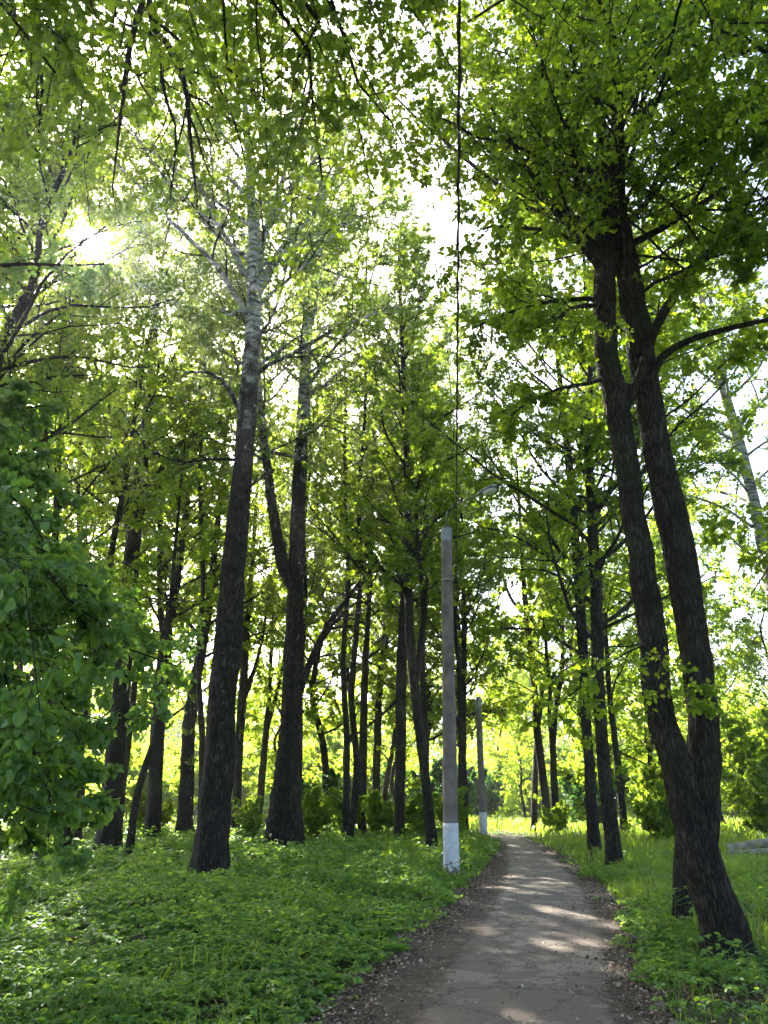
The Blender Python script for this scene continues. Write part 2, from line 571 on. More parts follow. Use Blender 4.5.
def smooth_poly(P, n):
    """Catmull-Rom through the points"""
    P = np.asarray(P, float)
    d = np.r_[0, np.cumsum(np.maximum(np.linalg.norm(np.diff(P, axis=0), axis=1), 1e-6))]
    m = np.empty_like(P)
    m[1:-1] = (P[2:] - P[:-2]) / (d[2:] - d[:-2])[:, None]
    m[0] = (P[1] - P[0]) / (d[1] - d[0])
    m[-1] = (P[-1] - P[-2]) / (d[-1] - d[-2])
    s = np.linspace(0, d[-1], n)
    i = np.clip(np.searchsorted(d, s, side='right') - 1, 0, len(P) - 2)
    h = (d[i + 1] - d[i])
    t = ((s - d[i]) / h)[:, None]
    h = h[:, None]
    return (2 * t**3 - 3 * t**2 + 1) * P[i] + (t**3 - 2 * t**2 + t) * h * m[i] + (-2 * t**3 + 3 * t**2) * P[i + 1] + (t**3 - t**2) * h * m[i + 1]


EL, ER = path_edges()
PL, PR = smooth_poly(EL, 160), smooth_poly(ER, 160)
fwd = slice(0, None)


def left_edge_x(y):
    i = np.argmax(PL[:, 1]) + 1
    k = 120
    return np.interp(y, PL[:k, 1], PL[:k, 0])


def right_edge_x(y):
    k = 120
    return np.interp(y, PR[:k, 1], PR[:k, 0])


def path_dist(x, y):
    """signed distance outside of the path (negative on it), for arrays"""
    C = (PL + PR) / 2
    hw = np.linalg.norm(PL - PR, axis=1) / 2
    out = np.full(x.shape, 1e9)
    for c, w in zip(C, hw):
        out = np.minimum(out, np.hypot(x - c[0], y - c[1]) - w)
    side = np.maximum(left_edge_x(y) - x, x - right_edge_x(y))
    return np.where(y < 34, side, out)


def ground_z(x, y):
    d = path_dist(x, y)
    k = np.clip(d / 1.5, 0, 1)
    return k * (0.06 + 0.05 * np.sin(x * 0.9 + 1.3) * np.cos(y * 0.7) + 0.03 * np.sin(x * 2.3 + y * 1.9))


def build_ground():
    xs = np.concatenate([[-900, -400, -150, -70], np.arange(-36, 36.1, 0.6), [70, 150, 400, 900]])
    ys = np.concatenate([[-300, -80, -30], np.arange(-14, 66.1, 0.6), [90, 150, 300, 600, 1200]])
    X, Y = np.meshgrid(xs, ys)
    Z = ground_z(X.ravel(), Y.ravel()).reshape(X.shape)
    d = path_dist(X.ravel(), Y.ravel()).reshape(X.shape)
    Z = np.where(d < 0.25, -0.012, Z)
    nx, ny = len(xs), len(ys)
    V = np.stack([X, Y, Z], -1).reshape(-1, 3)
    i, j = np.meshgrid(np.arange(nx - 1), np.arange(ny - 1))
    a = (j * nx + i).ravel()
    Fq = np.stack([a, a + 1, a + nx + 1, a + nx], 1)
    o = link('ground', make_mesh('ground', [(V, Fq, 0, None)], [M['ground']]))
    tag(o, kind='structure')
    # path sheet
    K = len(PL)
    nu = 15
    u = np.linspace(0, 1, nu)
    Vp = PL[:, None, :] * (1 - u)[None, :, None] + PR[:, None, :] * u[None, :, None]
    z = 0.010 + 0.03 * (1 - (2 * u - 1)**2)[None, :] + 0.006 * np.sin(Vp[..., 0] * 3 + Vp[..., 1] * 1.3)
    Vp = np.concatenate([Vp, z[..., None]], -1).reshape(-1, 3)
    i, j = np.meshgrid(np.arange(nu - 1), np.arange(K - 1))
    a = (j * nu + i).ravel()
    Fq = np.stack([a, a + 1, a + nu + 1, a + nu], 1)
    me = make_mesh('path', [(Vp, Fq, 0, None)], [M['path']])
    uvl = me.uv_layers.new(name='across')
    vi = np.empty(len(me.loops), dtype=np.int32)
    me.loops.foreach_get('vertex_index', vi)
    uv = np.stack([np.tile(u, K)[vi], (vi // nu) / K], 1)
    uvl.data.foreach_set('uv', uv.ravel().astype(np.float32))
    tag(link('path', me), kind='structure')
    # sunken kerbstones along both edges, one structure
    rng = np.random.default_rng(5)
    for name, E, sgn in (('kerb', PL, -1), ('kerb', PR, 1)):
        Vb, Fb = [], []
        S = np.r_[0, np.cumsum(np.linalg.norm(np.diff(E, axis=0), axis=1))]
        s = 0.0
        while s < S[-1] - 1.2:
            p0 = np.array([np.interp(s, S, E[:, 0]), np.interp(s, S, E[:, 1])])
            p1 = np.array([np.interp(s + 0.98, S, E[:, 0]), np.interp(s + 0.98, S, E[:, 1])])
            s += 1.0 + rng.random() * 0.02
            if not (2 < p0[1] < 40) or rng.random() < 0.12:
                continue
            t = norm(p1 - p0)
            n = np.array([-t[1], t[0]]) * (1 if sgn < 0 else -1)
            off = 0.02 + rng.normal() * 0.012
            h0, h1 = 0.012 + rng.normal() * 0.014, 0.012 + rng.normal() * 0.014
            w = 0.085
            c = []
            for q, h in ((p0, h0), (p1, h1)):
                for o_, zz in ((off, -0.15), (off, h - 0.012), (off + 0.012, h), (off + w - 0.012, h), (off + w, h - 0.012), (off + w, -0.15)):
                    c.append((*(q + n * o_), zz))
            b = len(Vb)
            Vb += c
            for k in range(5):
                Fb.append((b + k, b + k + 1, b + k + 7, b + k + 6))
            Fb += [(b + 1, b + 2, b + 3, b + 4), (b + 0, b + 1, b + 4, b + 5), (b + 7, b + 10, b + 9, b + 8), (b + 6, b + 11, b + 10, b + 7)]
        tag(link(name, make_mesh(name, [(np.array(Vb), np.array(Fb), 0, None)], [M['kerb']], smooth=False)), kind='structure')


build_ground()

# ------------------------------------------------------------------ trees
TREE_COUNT = [0]


def stem_from_px(pts, Y, dY=0.0, H_end=None, lean=(0, 0), K=28, rng=None):
    """pixel polyline (px, py, width px) -> world polyline and radii"""
    P, R = [], []
    n = len(pts)
    for i, (px, py, w) in enumerate(pts):
        q = pt(px, py, Y + dY * i / max(n - 1, 1))
        P.append(q)
        R.append(w / 2 / F * depth(q))
    P, R = np.array(P), np.array(R)
    if H_end is not None and P[-1, 2] < H_end:
        d = norm(P[-1] - P[-2])
        d = norm(d * np.array([.5, .5, 1]) + np.array([lean[0], lean[1], 0.3]))
        gap = H_end - P[-1, 2]
        for f_, rf in ((0.33, 0.72), (0.66, 0.42), (1.0, 0.12)):
            P = np.vstack([P, P[-1] + d * gap * 0.33 / max(d[2], .3)])
            d = norm(d + np.array([lean[0] * .3, lean[1] * .3, .1]))
            R = np.append(R, R[n - 1] * rf)
    Q = smooth_poly(np.column_stack([P, R]), K)
    return Q[:, :3], np.maximum(Q[:, 3], 0.006)


def limb_to(rng, S, T, r0, arch=0.15, K=9, wob=0.03):
    L = np.linalg.norm(T - S)
    t = np.linspace(0, 1, K)[:, None]
    C1 = S + (T - S) * 0.33 + np.array([0, 0, arch * L])
    C2 = S + (T - S) * 0.75 + np.array([0, 0, arch * L * 0.9])
    P = (1 - t)**3 * S + 3 * (1 - t)**2 * t * C1 + 3 * (1 - t) * t**2 * C2 + t**3 * T
    P[1:] += rng.normal(size=(K - 1, 3)) * wob * L * 0.35
    return P, r0 * np.linspace(1, 0.3, K)


def build_tree(name, label, cat, base, stems, limbs, seed, bark='bark_lime', leaf='leaf_lime', templ='quad',
               n1=18, R1=3.2, hb=5.0, Htop=None, n2=9, n3=7, nl=21, size=0.088, ang1=1.05, bend1=0.25, droop=-0.15,
               group=None, trunk_sides=20, flare=True, bare=None, up=0.75, lower_boost=1.0, n_epi=0, limb_kids=None, spread=1.0, limb_len=None):
    """stems: list of (P(K,3), R(K)), limbs: list of explicit (P,R) leafy limbs"""
    rng = np.random.default_rng(seed)
    base = np.array(base, float)
    root = thing(name, label, cat, tuple(base), group)
    bark_blocks, twig_blocks = [], []
    Ls_P, Ls_R, Ls_L = [], [], []
    for si, (P, R) in enumerate(stems):
        P = P.copy()
        R = R.copy()
        K = len(P)
        if si == 0 and flare:
            # denser rings at the foot with root flare
            z = P[:, 2]
        fine = trunk_sides > 30
        NR = 56
        P2 = smooth_poly(np.column_stack([P, R]), NR)
        P2[1:-1, :3] += rng.normal(size=(NR - 2, 3)) * np.array([1, 1, 0]) * P2[1:-1, 3:4] * 0.05
        if fine:
            NR = 420
            P2 = smooth_poly(P2, NR)
        Pq, Rq = P2[:, :3], np.maximum(P2[:, 3], 0.005)
        V, q = tubes(Pq[None], Rq[None], trunk_sides)
        V = V.reshape(NR, trunk_sides, 3)
        # lobed, lumpy outline
        th = np.arange(trunk_sides) * 2 * math.pi / trunk_sides
        ph = rng.random(4) * 6.28
        h = (Pq[:, 2] - base[2])[:, None]
        lobes = 0.05 * np.sin(3 * th + ph[0] + h * 0.5) + 0.035 * np.sin(5 * th + ph[1] - h * 0.8) + 0.03 * np.sin(h * 2.1 + 2 * th + ph[2])
        if si == 0 and flare:
            fl = np.exp(-np.maximum(h, 0) / (1.6 * Rq[0] + .08))
            lobes = lobes + fl * (0.18 + 0.38 * np.maximum(0, np.sin(5 * th + ph[3])))
        if fine:
            # furrowed bark: interlacing vertical ridges in real relief
            nr_ = 15 if Rq[0] < .3 else 19
            wv = 1.1 * np.sin(h * 5.3 + 2 * th + ph[0]) + .8 * np.sin(h * 9.1 - 3 * th + ph[1]) + .5 * np.sin(h * 17.0 + 5 * th)
            a1 = np.abs(np.sin(nr_ * th / 2 * 2 + wv))
            a2 = np.abs(np.sin((nr_ - 4) * th - wv * 1.3 + h * 2.0 + ph[2]))
            rg = np.minimum(a1, a2) ** .6
            gz = rng.normal(size=(NR, trunk_sides))
            gz = (gz + np.roll(gz, 1, 0) + np.roll(gz, -1, 0)) / 3
            lobes = lobes + (.085 * (rg - .6) + gz * .018) * np.minimum(1.0, .17 / np.maximum(Rq[:, None], .02) * 1.0)
        else:
            lobes = lobes + rng.normal(size=(NR, trunk_sides)) * 0.016
        V = Pq[:, None, :] + (V - Pq[:, None, :]) * (1 + lobes)[..., None]
        bark_blocks.append((V.reshape(-1, 3) - base, q, 0, None))
        zt = P[:, 2]
        if n1 and zt[-1] > hb:
            t0 = np.interp(hb, zt, np.linspace(0, 1, K))
            n = max(3, int(n1 * (1 if si == 0 else 0.6)))
            Lst = np.full(1, R1)
            t = t0 + (0.99 - t0) * (np.arange(n) + rng.random(n)) / n
            pos, tan = sample(P[None], t[None])
            pos, tan = pos[0], tan[0]
            az = np.arange(n) * 2.4 + rng.random() * 6 + rng.normal(size=n) * 0.5
            s = (t - t0) / (1 - t0)
            el = math.pi / 2 - ang1 * (1 - 0.45 * s) * (0.8 + 0.4 * rng.random(n))
            D = np.stack([np.cos(az) * np.cos(el), np.sin(az) * np.cos(el), np.sin(el)], 1)
            L = R1 * (0.45 + 0.75 * np.sqrt(np.clip(1 - s, 0, 1)) * np.minimum(1, 0.45 + s * 3)) * (0.65 + 0.6 * rng.random(n))
            r0 = np.minimum(np.interp(t, np.linspace(0, 1, K), R) * 0.42, (0.012 + 0.012 * L) if leaf == 'leaf_aspen' else (0.016 + 0.016 * L))
            Pl = grow(rng, pos, D, L, 8, 0.13, (0, 0, bend1))
            Ls_P.append(Pl)
            Ls_R.append(r0[:, None] * np.linspace(1, 0.28, 8)[None])
            Ls_L.append(L)
    # bare dead branches
    if bare:
        for P, R in bare:
            V, q = tubes(P[None], R[None], 6)
            bark_blocks.append((V - base, q, 0, None))
            Pb, Rb, Lb = kids(rng, P[None], R[None], np.array([np.linalg.norm(P[-1] - P[0])]), 9, 0.25, 1, 0.35, 0.8, 0.15, (0, 0, .1), 5)
            V, q = tubes(Pb, Rb, 4)
            bark_blocks.append((V - base, q, 0, None))
            Pc, Rc, Lc = kids(rng, Pb, Rb, Lb, 4, 0.2, 1, 0.45, 0.8, 0.18, (0, 0, .0), 4)
            V, q = tubes(Pc, Rc, 3)
            bark_blocks.append((V - base, q, 0, None))
    if Ls_P:
        LP, LR, LL = np.concatenate(Ls_P), np.concatenate(Ls_R), np.concatenate(Ls_L)
        V, q = tubes(LP, LR, 7)
        bark_blocks.append((V - base, q, 0, None))
    A = []
    if Ls_P:
        A.append((LP, LR, LL, n2, 0.18))
    if limbs:
        P = np.array([l[0] for l in limbs])
        R = np.array([l[1] for l in limbs])
        V, q = tubes(P, R, 8)
        bark_blocks.append((V - base, q, 0, None))
        L = np.linalg.norm(P[:, -1] - P[:, 0], axis=1)
        li = np.array([x < 1 for x in limb_len]) if limb_len else np.zeros(len(L), bool)
        if (~li).any():
            A.append((P[~li], R[~li], L[~li], limb_kids or n2 + 3, 0.22))
        if li.any():
            A.append((P[li], R[li], L[li] * .72, 7, 0.3, 4, 7))
    if n_epi:   # small leafy shoots low on the trunk
        P, R = stems[0]
        zt = P[:, 2]
        tt = np.interp([base[2] + 0.8, hb], zt, np.linspace(0, 1, len(P)))
        Pe, Re, Le = kids(rng, P[None], R[None] * 0.1, np.array([1.0]), n_epi, tt[0], tt[1], 0.9, 1.2, 0.15, (0, 0, .2), 5, rmin=.004)
        A.append((Pe, np.minimum(Re, .008), Le * 1.3, 4, 0.15, 3, 6))
    leafP, leafT = [], []
    for P, R, L, k2, tt0, *cnt in A:
        m3, ml_ = cnt if cnt else (n3, nl)
        P2, R2, L2 = kids(rng, P, R, L, k2, tt0, 1.0, 0.42 * spread, 0.85, 0.12, (0, 0, droop + .1), 6, zflat=0.55)
        V, q = tubes(P2, R2, 4)
        bark_blocks.append((V - base, q, 1, None))
        P3, R3, L3 = kids(rng, P2, R2, L2, m3, 0.12, 1.0, 0.46, 0.85, 0.14, (0, 0, droop), 5, zflat=0.5)
        V, q = tubes(P3, R3, 3)
        twig_blocks.append((V - base, q, 1, None))
        for Pp, n in ((P3, ml_), (P2, max(2, ml_ // 2))):
            t = 0.12 + 0.88 * (np.arange(n)[None] + rng.random((len(Pp), n))) / n
            a, b = sample(Pp, t)
            leafP.append(a.reshape(-1, 3))
            leafT.append(b.reshape(-1, 3))
    if leafP:
        LPp, LT = np.concatenate(leafP), np.concatenate(leafT)
        n = len(LPp)
        rv = rng.normal(size=(n, 3))
        ax = norm(LT * 0.6 + rv * 0.55 + np.array([0, 0, -0.45]))
        nr = norm(np.array([0, 0, up]) + rng.normal(size=(n, 3)) * 0.55)
        sz = size * (0.45 + 0.95 * rng.random(n)**1.3)
        pos = LPp + ax * 0.02 + rng.normal(size=(n, 3)) * 0.02
        keep = pos[:, 2] > 0.15
        # the thin place in the canopy where the sun shines through
        q = pos - np.array([0, 0, EYE])
        qa = np.arccos(np.clip((norm(q) * SUN).sum(1), -1, 1))
        keep &= ~((qa < math.radians(1.0)) | ((qa < math.radians(1.6)) & (rng.random(n) < .5)))
        # clumps share a tint so that light and fresh sprays show
        tint = 0.5 + 0.5 * np.sin(pos[:, 0] * 1.7 + seed) * np.sin(pos[:, 1] * 1.9 + pos[:, 2] * 1.3)
        rnd = np.clip(0.65 * rng.random(n) + 0.35 * tint, 0, 1)
        twig_blocks.append(leaf_block(rng, (pos - base)[keep], ax[keep], nr[keep], sz[keep], templ, 0, rnd[keep]))
    link('trunk', make_mesh('trunk', bark_blocks, [M[bark], M['bark_branch']]), root)
    if twig_blocks:
        link('crown', make_mesh('crown', twig_blocks, [M[leaf], M['bark_branch']], smooth=False), root)
    TREE_COUNT[0] += sum(len(b[0]) for b in twig_blocks)
    return root


def px_tree(name, label, cat, Y, pts, seed, forks=(), Htop=18, lean=(0, 0), bare_px=(), limb_px=(), **kw):
    rng = np.random.default_rng(seed + 999)
    pts = [tuple(p) for p in pts]
    # first point stands on the ground: extend the stem to z = -0.1
    if Y > 18 and kw.get('leaf') != 'leaf_aspen':
        Htop = Htop * 1.22
        kw['n1'] = int(kw.get('n1', 18) * 1.35)
        kw['R1'] = kw.get('R1', 3.2) * 1.3
        kw['nl'] = max(kw.get('nl', 21), 24)
    pts = [(a, b_, c * 0.88) for a, b_, c in pts]
    P, R = stem_from_px(pts, Y, H_end=Htop, lean=lean)
    b = P[0].copy()
    b[2] = 0.0
    P[0, 2] = -0.12
    stems = [(P, R)]
    for fk in forks:
        dY = fk[0] if not isinstance(fk[0], tuple) else 0.0
        fp = fk[1:] if not isinstance(fk[0], tuple) else fk
        fP, fR = stem_from_px(fp[:-1] if isinstance(fp[-1], (int, float)) else fp, Y, dY=dY, H_end=fp[-1] if isinstance(fp[-1], (int, float)) else None, K=18, lean=lean)
        # root the fork inside the main stem
        k = np.argmin(np.abs(P[:, 2] - fP[0, 2]))
        fP[0] = P[k] if fP[0, 2] > 0.6 else fP[0]
        if fP[0, 2] < 0.6:
            fP[0, 2] = -0.1
        stems.append((fP, fR))
    bare = []
    for bp in bare_px:
        bP, bR = stem_from_px(bp[1:], Y, dY=bp[0], K=9)
        bare.append((bP, bR))
    limbs = []
    limb_len = []
    for lp in limb_px:
        # (start px, start py, target px, py, target Y, r0, arch)
        sx, sy, tx, ty, tY, r0, ar = lp[:7]
        limb_len.append(lp[7] if len(lp) > 7 else 1.0)
        S = pt(sx, sy, Y)
        k = np.argmin(np.linalg.norm(P - S, axis=1))
        limbs.append(limb_to(rng, S, pt(tx, ty, tY), r0, ar))
    return build_tree(name, label, cat, b, stems, limbs, seed, bare=bare, limb_len=limb_len, **kw)


exec_trees = True
# ---- the two tall aspens
px_tree('aspen_tree', 'thickest straight aspen on the left, dark bark below, pale and forked above', 'tree', 17.7,
        [(208, 886, 37), (210, 860, 36), (214, 810, 35), (220, 740, 33), (230, 620, 29), (236, 540, 25), (242, 480, 22), (249, 380, 19), (254, 300, 16), (253, 235, 12), (248, 150, 8), (243, 70, 5)],
        11, forks=[(1.5, (257, 292, 10), (283, 248, 8), (312, 212, 6), (345, 160, 4), 21), (-1.5, (250, 285, 7), (232, 248, 5), (208, 205, 3.5), (186, 150, 2.5), 20)],
        bare_px=[(-1, (240, 412, 5), (228, 388, 4), (212, 374, 3), (185, 372, 2)), (0.5, (238, 460, 4), (214, 459, 3), (180, 462, 2), (150, 450, 1.5)), (-1, (238, 500, 3), (258, 480, 2.5), (275, 470, 2)), (1, (250, 372, 4), (278, 352, 3), (300, 336, 2), (340, 322, 1.5))],
        Htop=22, bark='bark_aspen', leaf='leaf_aspen', n1=26, R1=4.8, hb=11.5, n2=10, n3=7, nl=15, size=0.075, ang1=1.1, trunk_sides=110)
px_tree('aspen_tree', 'tall aspen with buttressed double base and pale side fork, right of the thickest aspen', 'tree', 25.5,
        [(288, 856, 29), (289, 830, 27), (290, 760, 25), (292, 680, 22), (295, 600, 19), (299, 500, 16), (304, 390, 13.5), (308, 300, 11), (310, 220, 8), (313, 150, 5)],
        12, forks=[(-.6, (270, 852, 15), (275, 820, 15), (281, 780, 15), (287, 735, 15), (291, 690, 12)), (-1, (287, 585, 12), (278, 540, 11), (270, 490, 9), (264, 440, 8), (259, 390, 6), 20)],
        bare_px=[(2, (300, 690, 8), (313, 655, 7), (330, 622, 6), (352, 592, 4), (378, 560, 3)), (1, (306, 400, 4), (320, 385, 3), (335, 400, 2)), (-1, (309, 318, 4), (325, 300, 3), (345, 265, 2))],
        Htop=24, bark='bark_aspen_far', leaf='leaf_aspen', n1=26, R1=5.0, hb=12.5, n2=10, n3=7, nl=15, size=0.085, trunk_sides=110)
# ---- trees of the left wood
G = 'trunks standing in the left part of the wood'
px_tree('broadleaf_tree', 'thick dark trunk at far left, partly behind the hanging lime leaves', 'tree', 24,
        [(106, 864, 25), (108, 840, 24), (113, 780, 22), (120, 700, 20), (128, 600, 18), (136, 520, 16), (142, 470, 14), (149, 400, 10), (154, 340, 7)],
        21, Htop=19, group=G, bark='bark_dark', hb=9, n1=22, R1=3.6)
px_tree('broadleaf_tree', 'slim bent trunk curving right just beside the thick dark trunk at far left', 'tree', 22.5,
        [(129, 868, 9), (131, 840, 9), (136, 800, 8), (146, 765, 8), (155, 735, 7), (162, 690, 6), (169, 620, 5), (174, 560, 4)],
        22, Htop=12, group=G, bark='bark_dark', hb=5.5, n1=12, R1=2.2, n2=6, n3=5)
px_tree('broadleaf_tree', 'mid-thick trunk forking high up, second to the left of the thickest aspen', 'tree', 30,
        [(152, 848, 16), (155, 780, 16), (160, 700, 15), (166, 640, 13), (177, 580, 9), (185, 520, 7)],
        23, forks=[(0, (165, 650, 8), (160, 600, 6), (160, 520, 5), (163, 440, 4), 17)], Htop=19, group=G, bark='bark_dark', hb=7, n1=18, R1=3.2)
px_tree('broadleaf_tree', 'dark trunk with small leafy shoots immediately left of the thickest aspen', 'tree', 33,
        [(183, 842, 17), (187, 780, 16), (190, 720, 14), (198, 670, 12), (208, 610, 10), (215, 550, 7)],
        24, Htop=20, group=G, bark='bark_dark', hb=6.5, n1=20, R1=3.6, n_epi=10)
px_tree('broadleaf_tree', 'thin straight grey-green trunk seen between the two tall aspens, left one', 'tree', 36,
        [(235, 840, 9), (238, 760, 10), (243, 690, 10), (246, 640, 8), (250, 590, 6)],
        25, forks=[(0, (243, 700, 6), (254, 670, 4), (262, 640, 3), 14)], Htop=18, group=G, hb=8, n1=16, R1=3.2, n_epi=8)
px_tree('broadleaf_tree', 'slender Y-forked trunk against white sky just left of the buttressed aspen', 'tree', 40,
        [(257, 835, 8), (262, 780, 8), (266, 730, 7), (269, 700, 5), (271, 660, 4)],
        26, forks=[(0, (266, 730, 5), (275, 700, 4), (282, 670, 3), 15)], Htop=17, group=G, hb=10, n1=12, R1=2.6)
px_tree('broadleaf_tree', 'narrow dark trunk behind the bent one, near the far left thick trunk', 'tree', 34,
        [(119, 836, 7), (124, 780, 7), (131, 720, 7), (136, 660, 6), (140, 600, 5)], 27, Htop=17, group=G, hb=6, n1=16, R1=3.0)
px_tree('broadleaf_tree', 'far left tree whose trunk is mostly hidden by the hanging lime shrub', 'tree', 19,
        [(40, 880, 13), (46, 800, 12), (50, 700, 10), (53, 600, 9), (56, 520, 7), (60, 430, 5)], 28, Htop=17, bark='bark_dark', hb=5.5, n1=24, R1=3.4, nl=13)
# ---- middle
G2 = 'slim trunks between the buttressed aspen and the lamp post'
px_tree('broadleaf_tree', 'very straight slim trunk, first one right of the buttressed aspen', 'tree', 34,
        [(362, 841, 9), (363, 760, 9), (365, 680, 8), (368, 620, 6), (371, 560, 5)], 31, Htop=18, group=G2, hb=7, n1=18, R1=3.2)
px_tree('broadleaf_tree', 'slim trunk close behind and right of the very straight one', 'tree', 40,
        [(374, 828, 9), (377, 760, 9), (379, 700, 8), (384, 640, 6), (388, 590, 5)], 32, Htop=18, group=G2, hb=6, n1=18, R1=3.4)
px_tree('broadleaf_tree', 'thinnest trunk leaning right, crossing behind its neighbours', 'tree', 42,
        [(380, 829, 6), (387, 780, 6), (394, 740, 5), (400, 680, 5), (403, 620, 4)], 33, Htop=15, group=G2, hb=5, n1=14, R1=3.0)
px_tree('broadleaf_tree', 'dark upright trunk, next one left of the slanting tree by the lamp post', 'tree', 27.5,
        [(399, 855, 12), (400, 780, 12), (401, 700, 12), (402, 640, 11), (405, 580, 8), (410, 520, 6)], 34, Htop=16, group=G2, bark='bark_dark', hb=7.5, n1=14, R1=2.6,
        bare_px=[(-1, (397, 700, 4), (385, 712, 3), (365, 728, 2.2), (345, 742, 1.5))], n_epi=6)
px_tree('broadleaf_tree', 'tall slanting trunk leaning left with many limbs, directly left of the lamp post', 'tree', 23,
        [(434, 868, 12), (431, 830, 12), (424, 765, 11), (416, 700, 11), (410, 640, 10), (408, 560, 9), (407, 480, 8), (405, 400, 6), (402, 340, 5), (399, 270, 3)],
        35, forks=[(.6, (414, 690, 7), (424, 610, 6), (418, 550, 4), 14)], Htop=17, group=G2, bark='bark_dark', hb=7.0, n1=24, R1=2.5, n2=7, nl=10,
        bare_px=[(1, (411, 560, 4), (425, 535, 3), (438, 518, 2.5), (452, 510, 2)), (-1, (408, 600, 4), (395, 570, 3), (375, 560, 2))])
px_tree('broadleaf_tree', 'dark trunk half hidden behind the whitewashed lamp post', 'tree', 36,
        [(463, 834, 10), (462, 760, 9), (463, 700, 8), (464, 640, 6)], 36, Htop=15, bark='bark_dark', hb=4, n1=22, R1=3.0)
for k, (px, Y, ht, lab) in enumerate([
        (345, 31, 25, 'high-crowned slim tree between the buttressed aspen and the very straight trunk'),
        (424, 33, 22, 'high-crowned slim tree close behind the slanting tree by the lamp post'),
        (78, 29, 23, 'slim tree left of the thick dark trunk at far left'),
        (200, 26, 24, 'slim high-crowned tree close beside the thickest aspen on its left')]):
    g0 = pt(px, 838, Y)
    px_tree('broadleaf_tree', lab, 'tree', Y, [(px, 512 + 770 * math.tan(PITCH + math.atan(EYE / Y)) + 3, 8), (px + 2, 740, 7), (px - 2, 660, 6), (px + 3, 580, 5), (px, 480, 4.5)],
            130 + k, Htop=ht / 1.22, hb=9.5 if k != 4 else 6, n1=20, R1=3.2)
# ---- right of the path
G3 = 'trunks lining the right verge of the path'
px_tree('broadleaf_tree', 'trunk with candelabra fork against the sky, beside the path bend', 'tree', 39,
        [(549, 838, 11), (544, 790, 9), (537, 725, 9), (532, 660, 8), (526, 612, 7), (523, 570, 5), (521, 530, 4)], 41,
        forks=[(0, (525, 615, 4), (512, 600, 3), (503, 578, 2), 14), (0, (526, 612, 4), (539, 596, 3), (541, 565, 2), 14)], Htop=16, group=G3, bark='bark_dark', hb=12.5, n1=8, R1=2.0, n_epi=5)
px_tree('broadleaf_tree', 'thin upright trunk touching the candelabra tree on its left side', 'tree', 40,
        [(534, 836, 7), (535, 780, 7), (537, 740, 6), (541, 700, 5), (546, 660, 4)], 42, Htop=13, group=G3, bark='bark_dark', hb=8, n1=10, R1=2.0)
px_tree('broadleaf_tree', 'slim dark trunk right of the candelabra tree, next to the dark bush', 'tree', 37,
        [(557, 840, 9), (554, 780, 8), (553, 740, 7), (557, 700, 6), (562, 670, 5)], 43, Htop=13, group=G3, bark='bark_dark', hb=5, n1=14, R1=2.4,
        forks=[(0, (553, 750, 5), (549, 715, 4), (550, 690, 4), (546, 650, 3), 11)])
px_tree('broadleaf_tree', 'left and farther trunk of the closely standing pair right of the path', 'tree', 23.0,
        [(595, 866, 14), (592, 810, 12), (587, 730, 11), (582, 640, 11), (577, 560, 11), (570, 470, 9), (562, 400, 6)], 44, Htop=19, group=G3, bark='bark_dark', hb=5.5, n1=26, R1=3.3, nl=17, n_epi=8, trunk_sides=60)
px_tree('broadleaf_tree', 'right and nearer trunk of the closely standing pair right of the path', 'tree', 18.8,
        [(616, 880, 20), (613, 845, 17), (607, 790, 15), (602, 740, 14), (598, 680, 13), (596, 600, 13), (592, 520, 11), (588, 440, 9), (590, 370, 6)], 45, Htop=17, group=G3, bark='bark_lime', hb=5.0, n1=26, R1=3.2, nl=17, n_epi=8, trunk_sides=90,
        forks=[(1, (596, 510, 7), (612, 488, 6), (628, 470, 5), (640, 420, 4), 15)])
px_tree('broadleaf_tree', 'short-looking trunk behind the pair, leaning left over bright grass', 'tree', 33,
        [(624, 826, 9), (620, 785, 8), (615, 740, 7), (610, 700, 6), (606, 640, 5)], 46, Htop=15, group=G3, bark='bark_dark', hb=5, n1=16, R1=3.0)
# pale aspen leaning at the right edge
px_tree('aspen_tree', 'pale grey aspen leaning left at the right edge behind the twin trunks', 'tree', 24,
        [(806, 868, 20), (795, 760, 17), (782, 650, 15), (766, 560, 14), (752, 495, 13), (735, 430, 12), (714, 355, 10), (700, 290, 7), (690, 220, 5)], 47,
        Htop=19, bark='bark_pale', leaf='leaf_aspen', hb=8.5, n1=34, R1=4.0, n2=9, n3=7, nl=16, size=0.095)
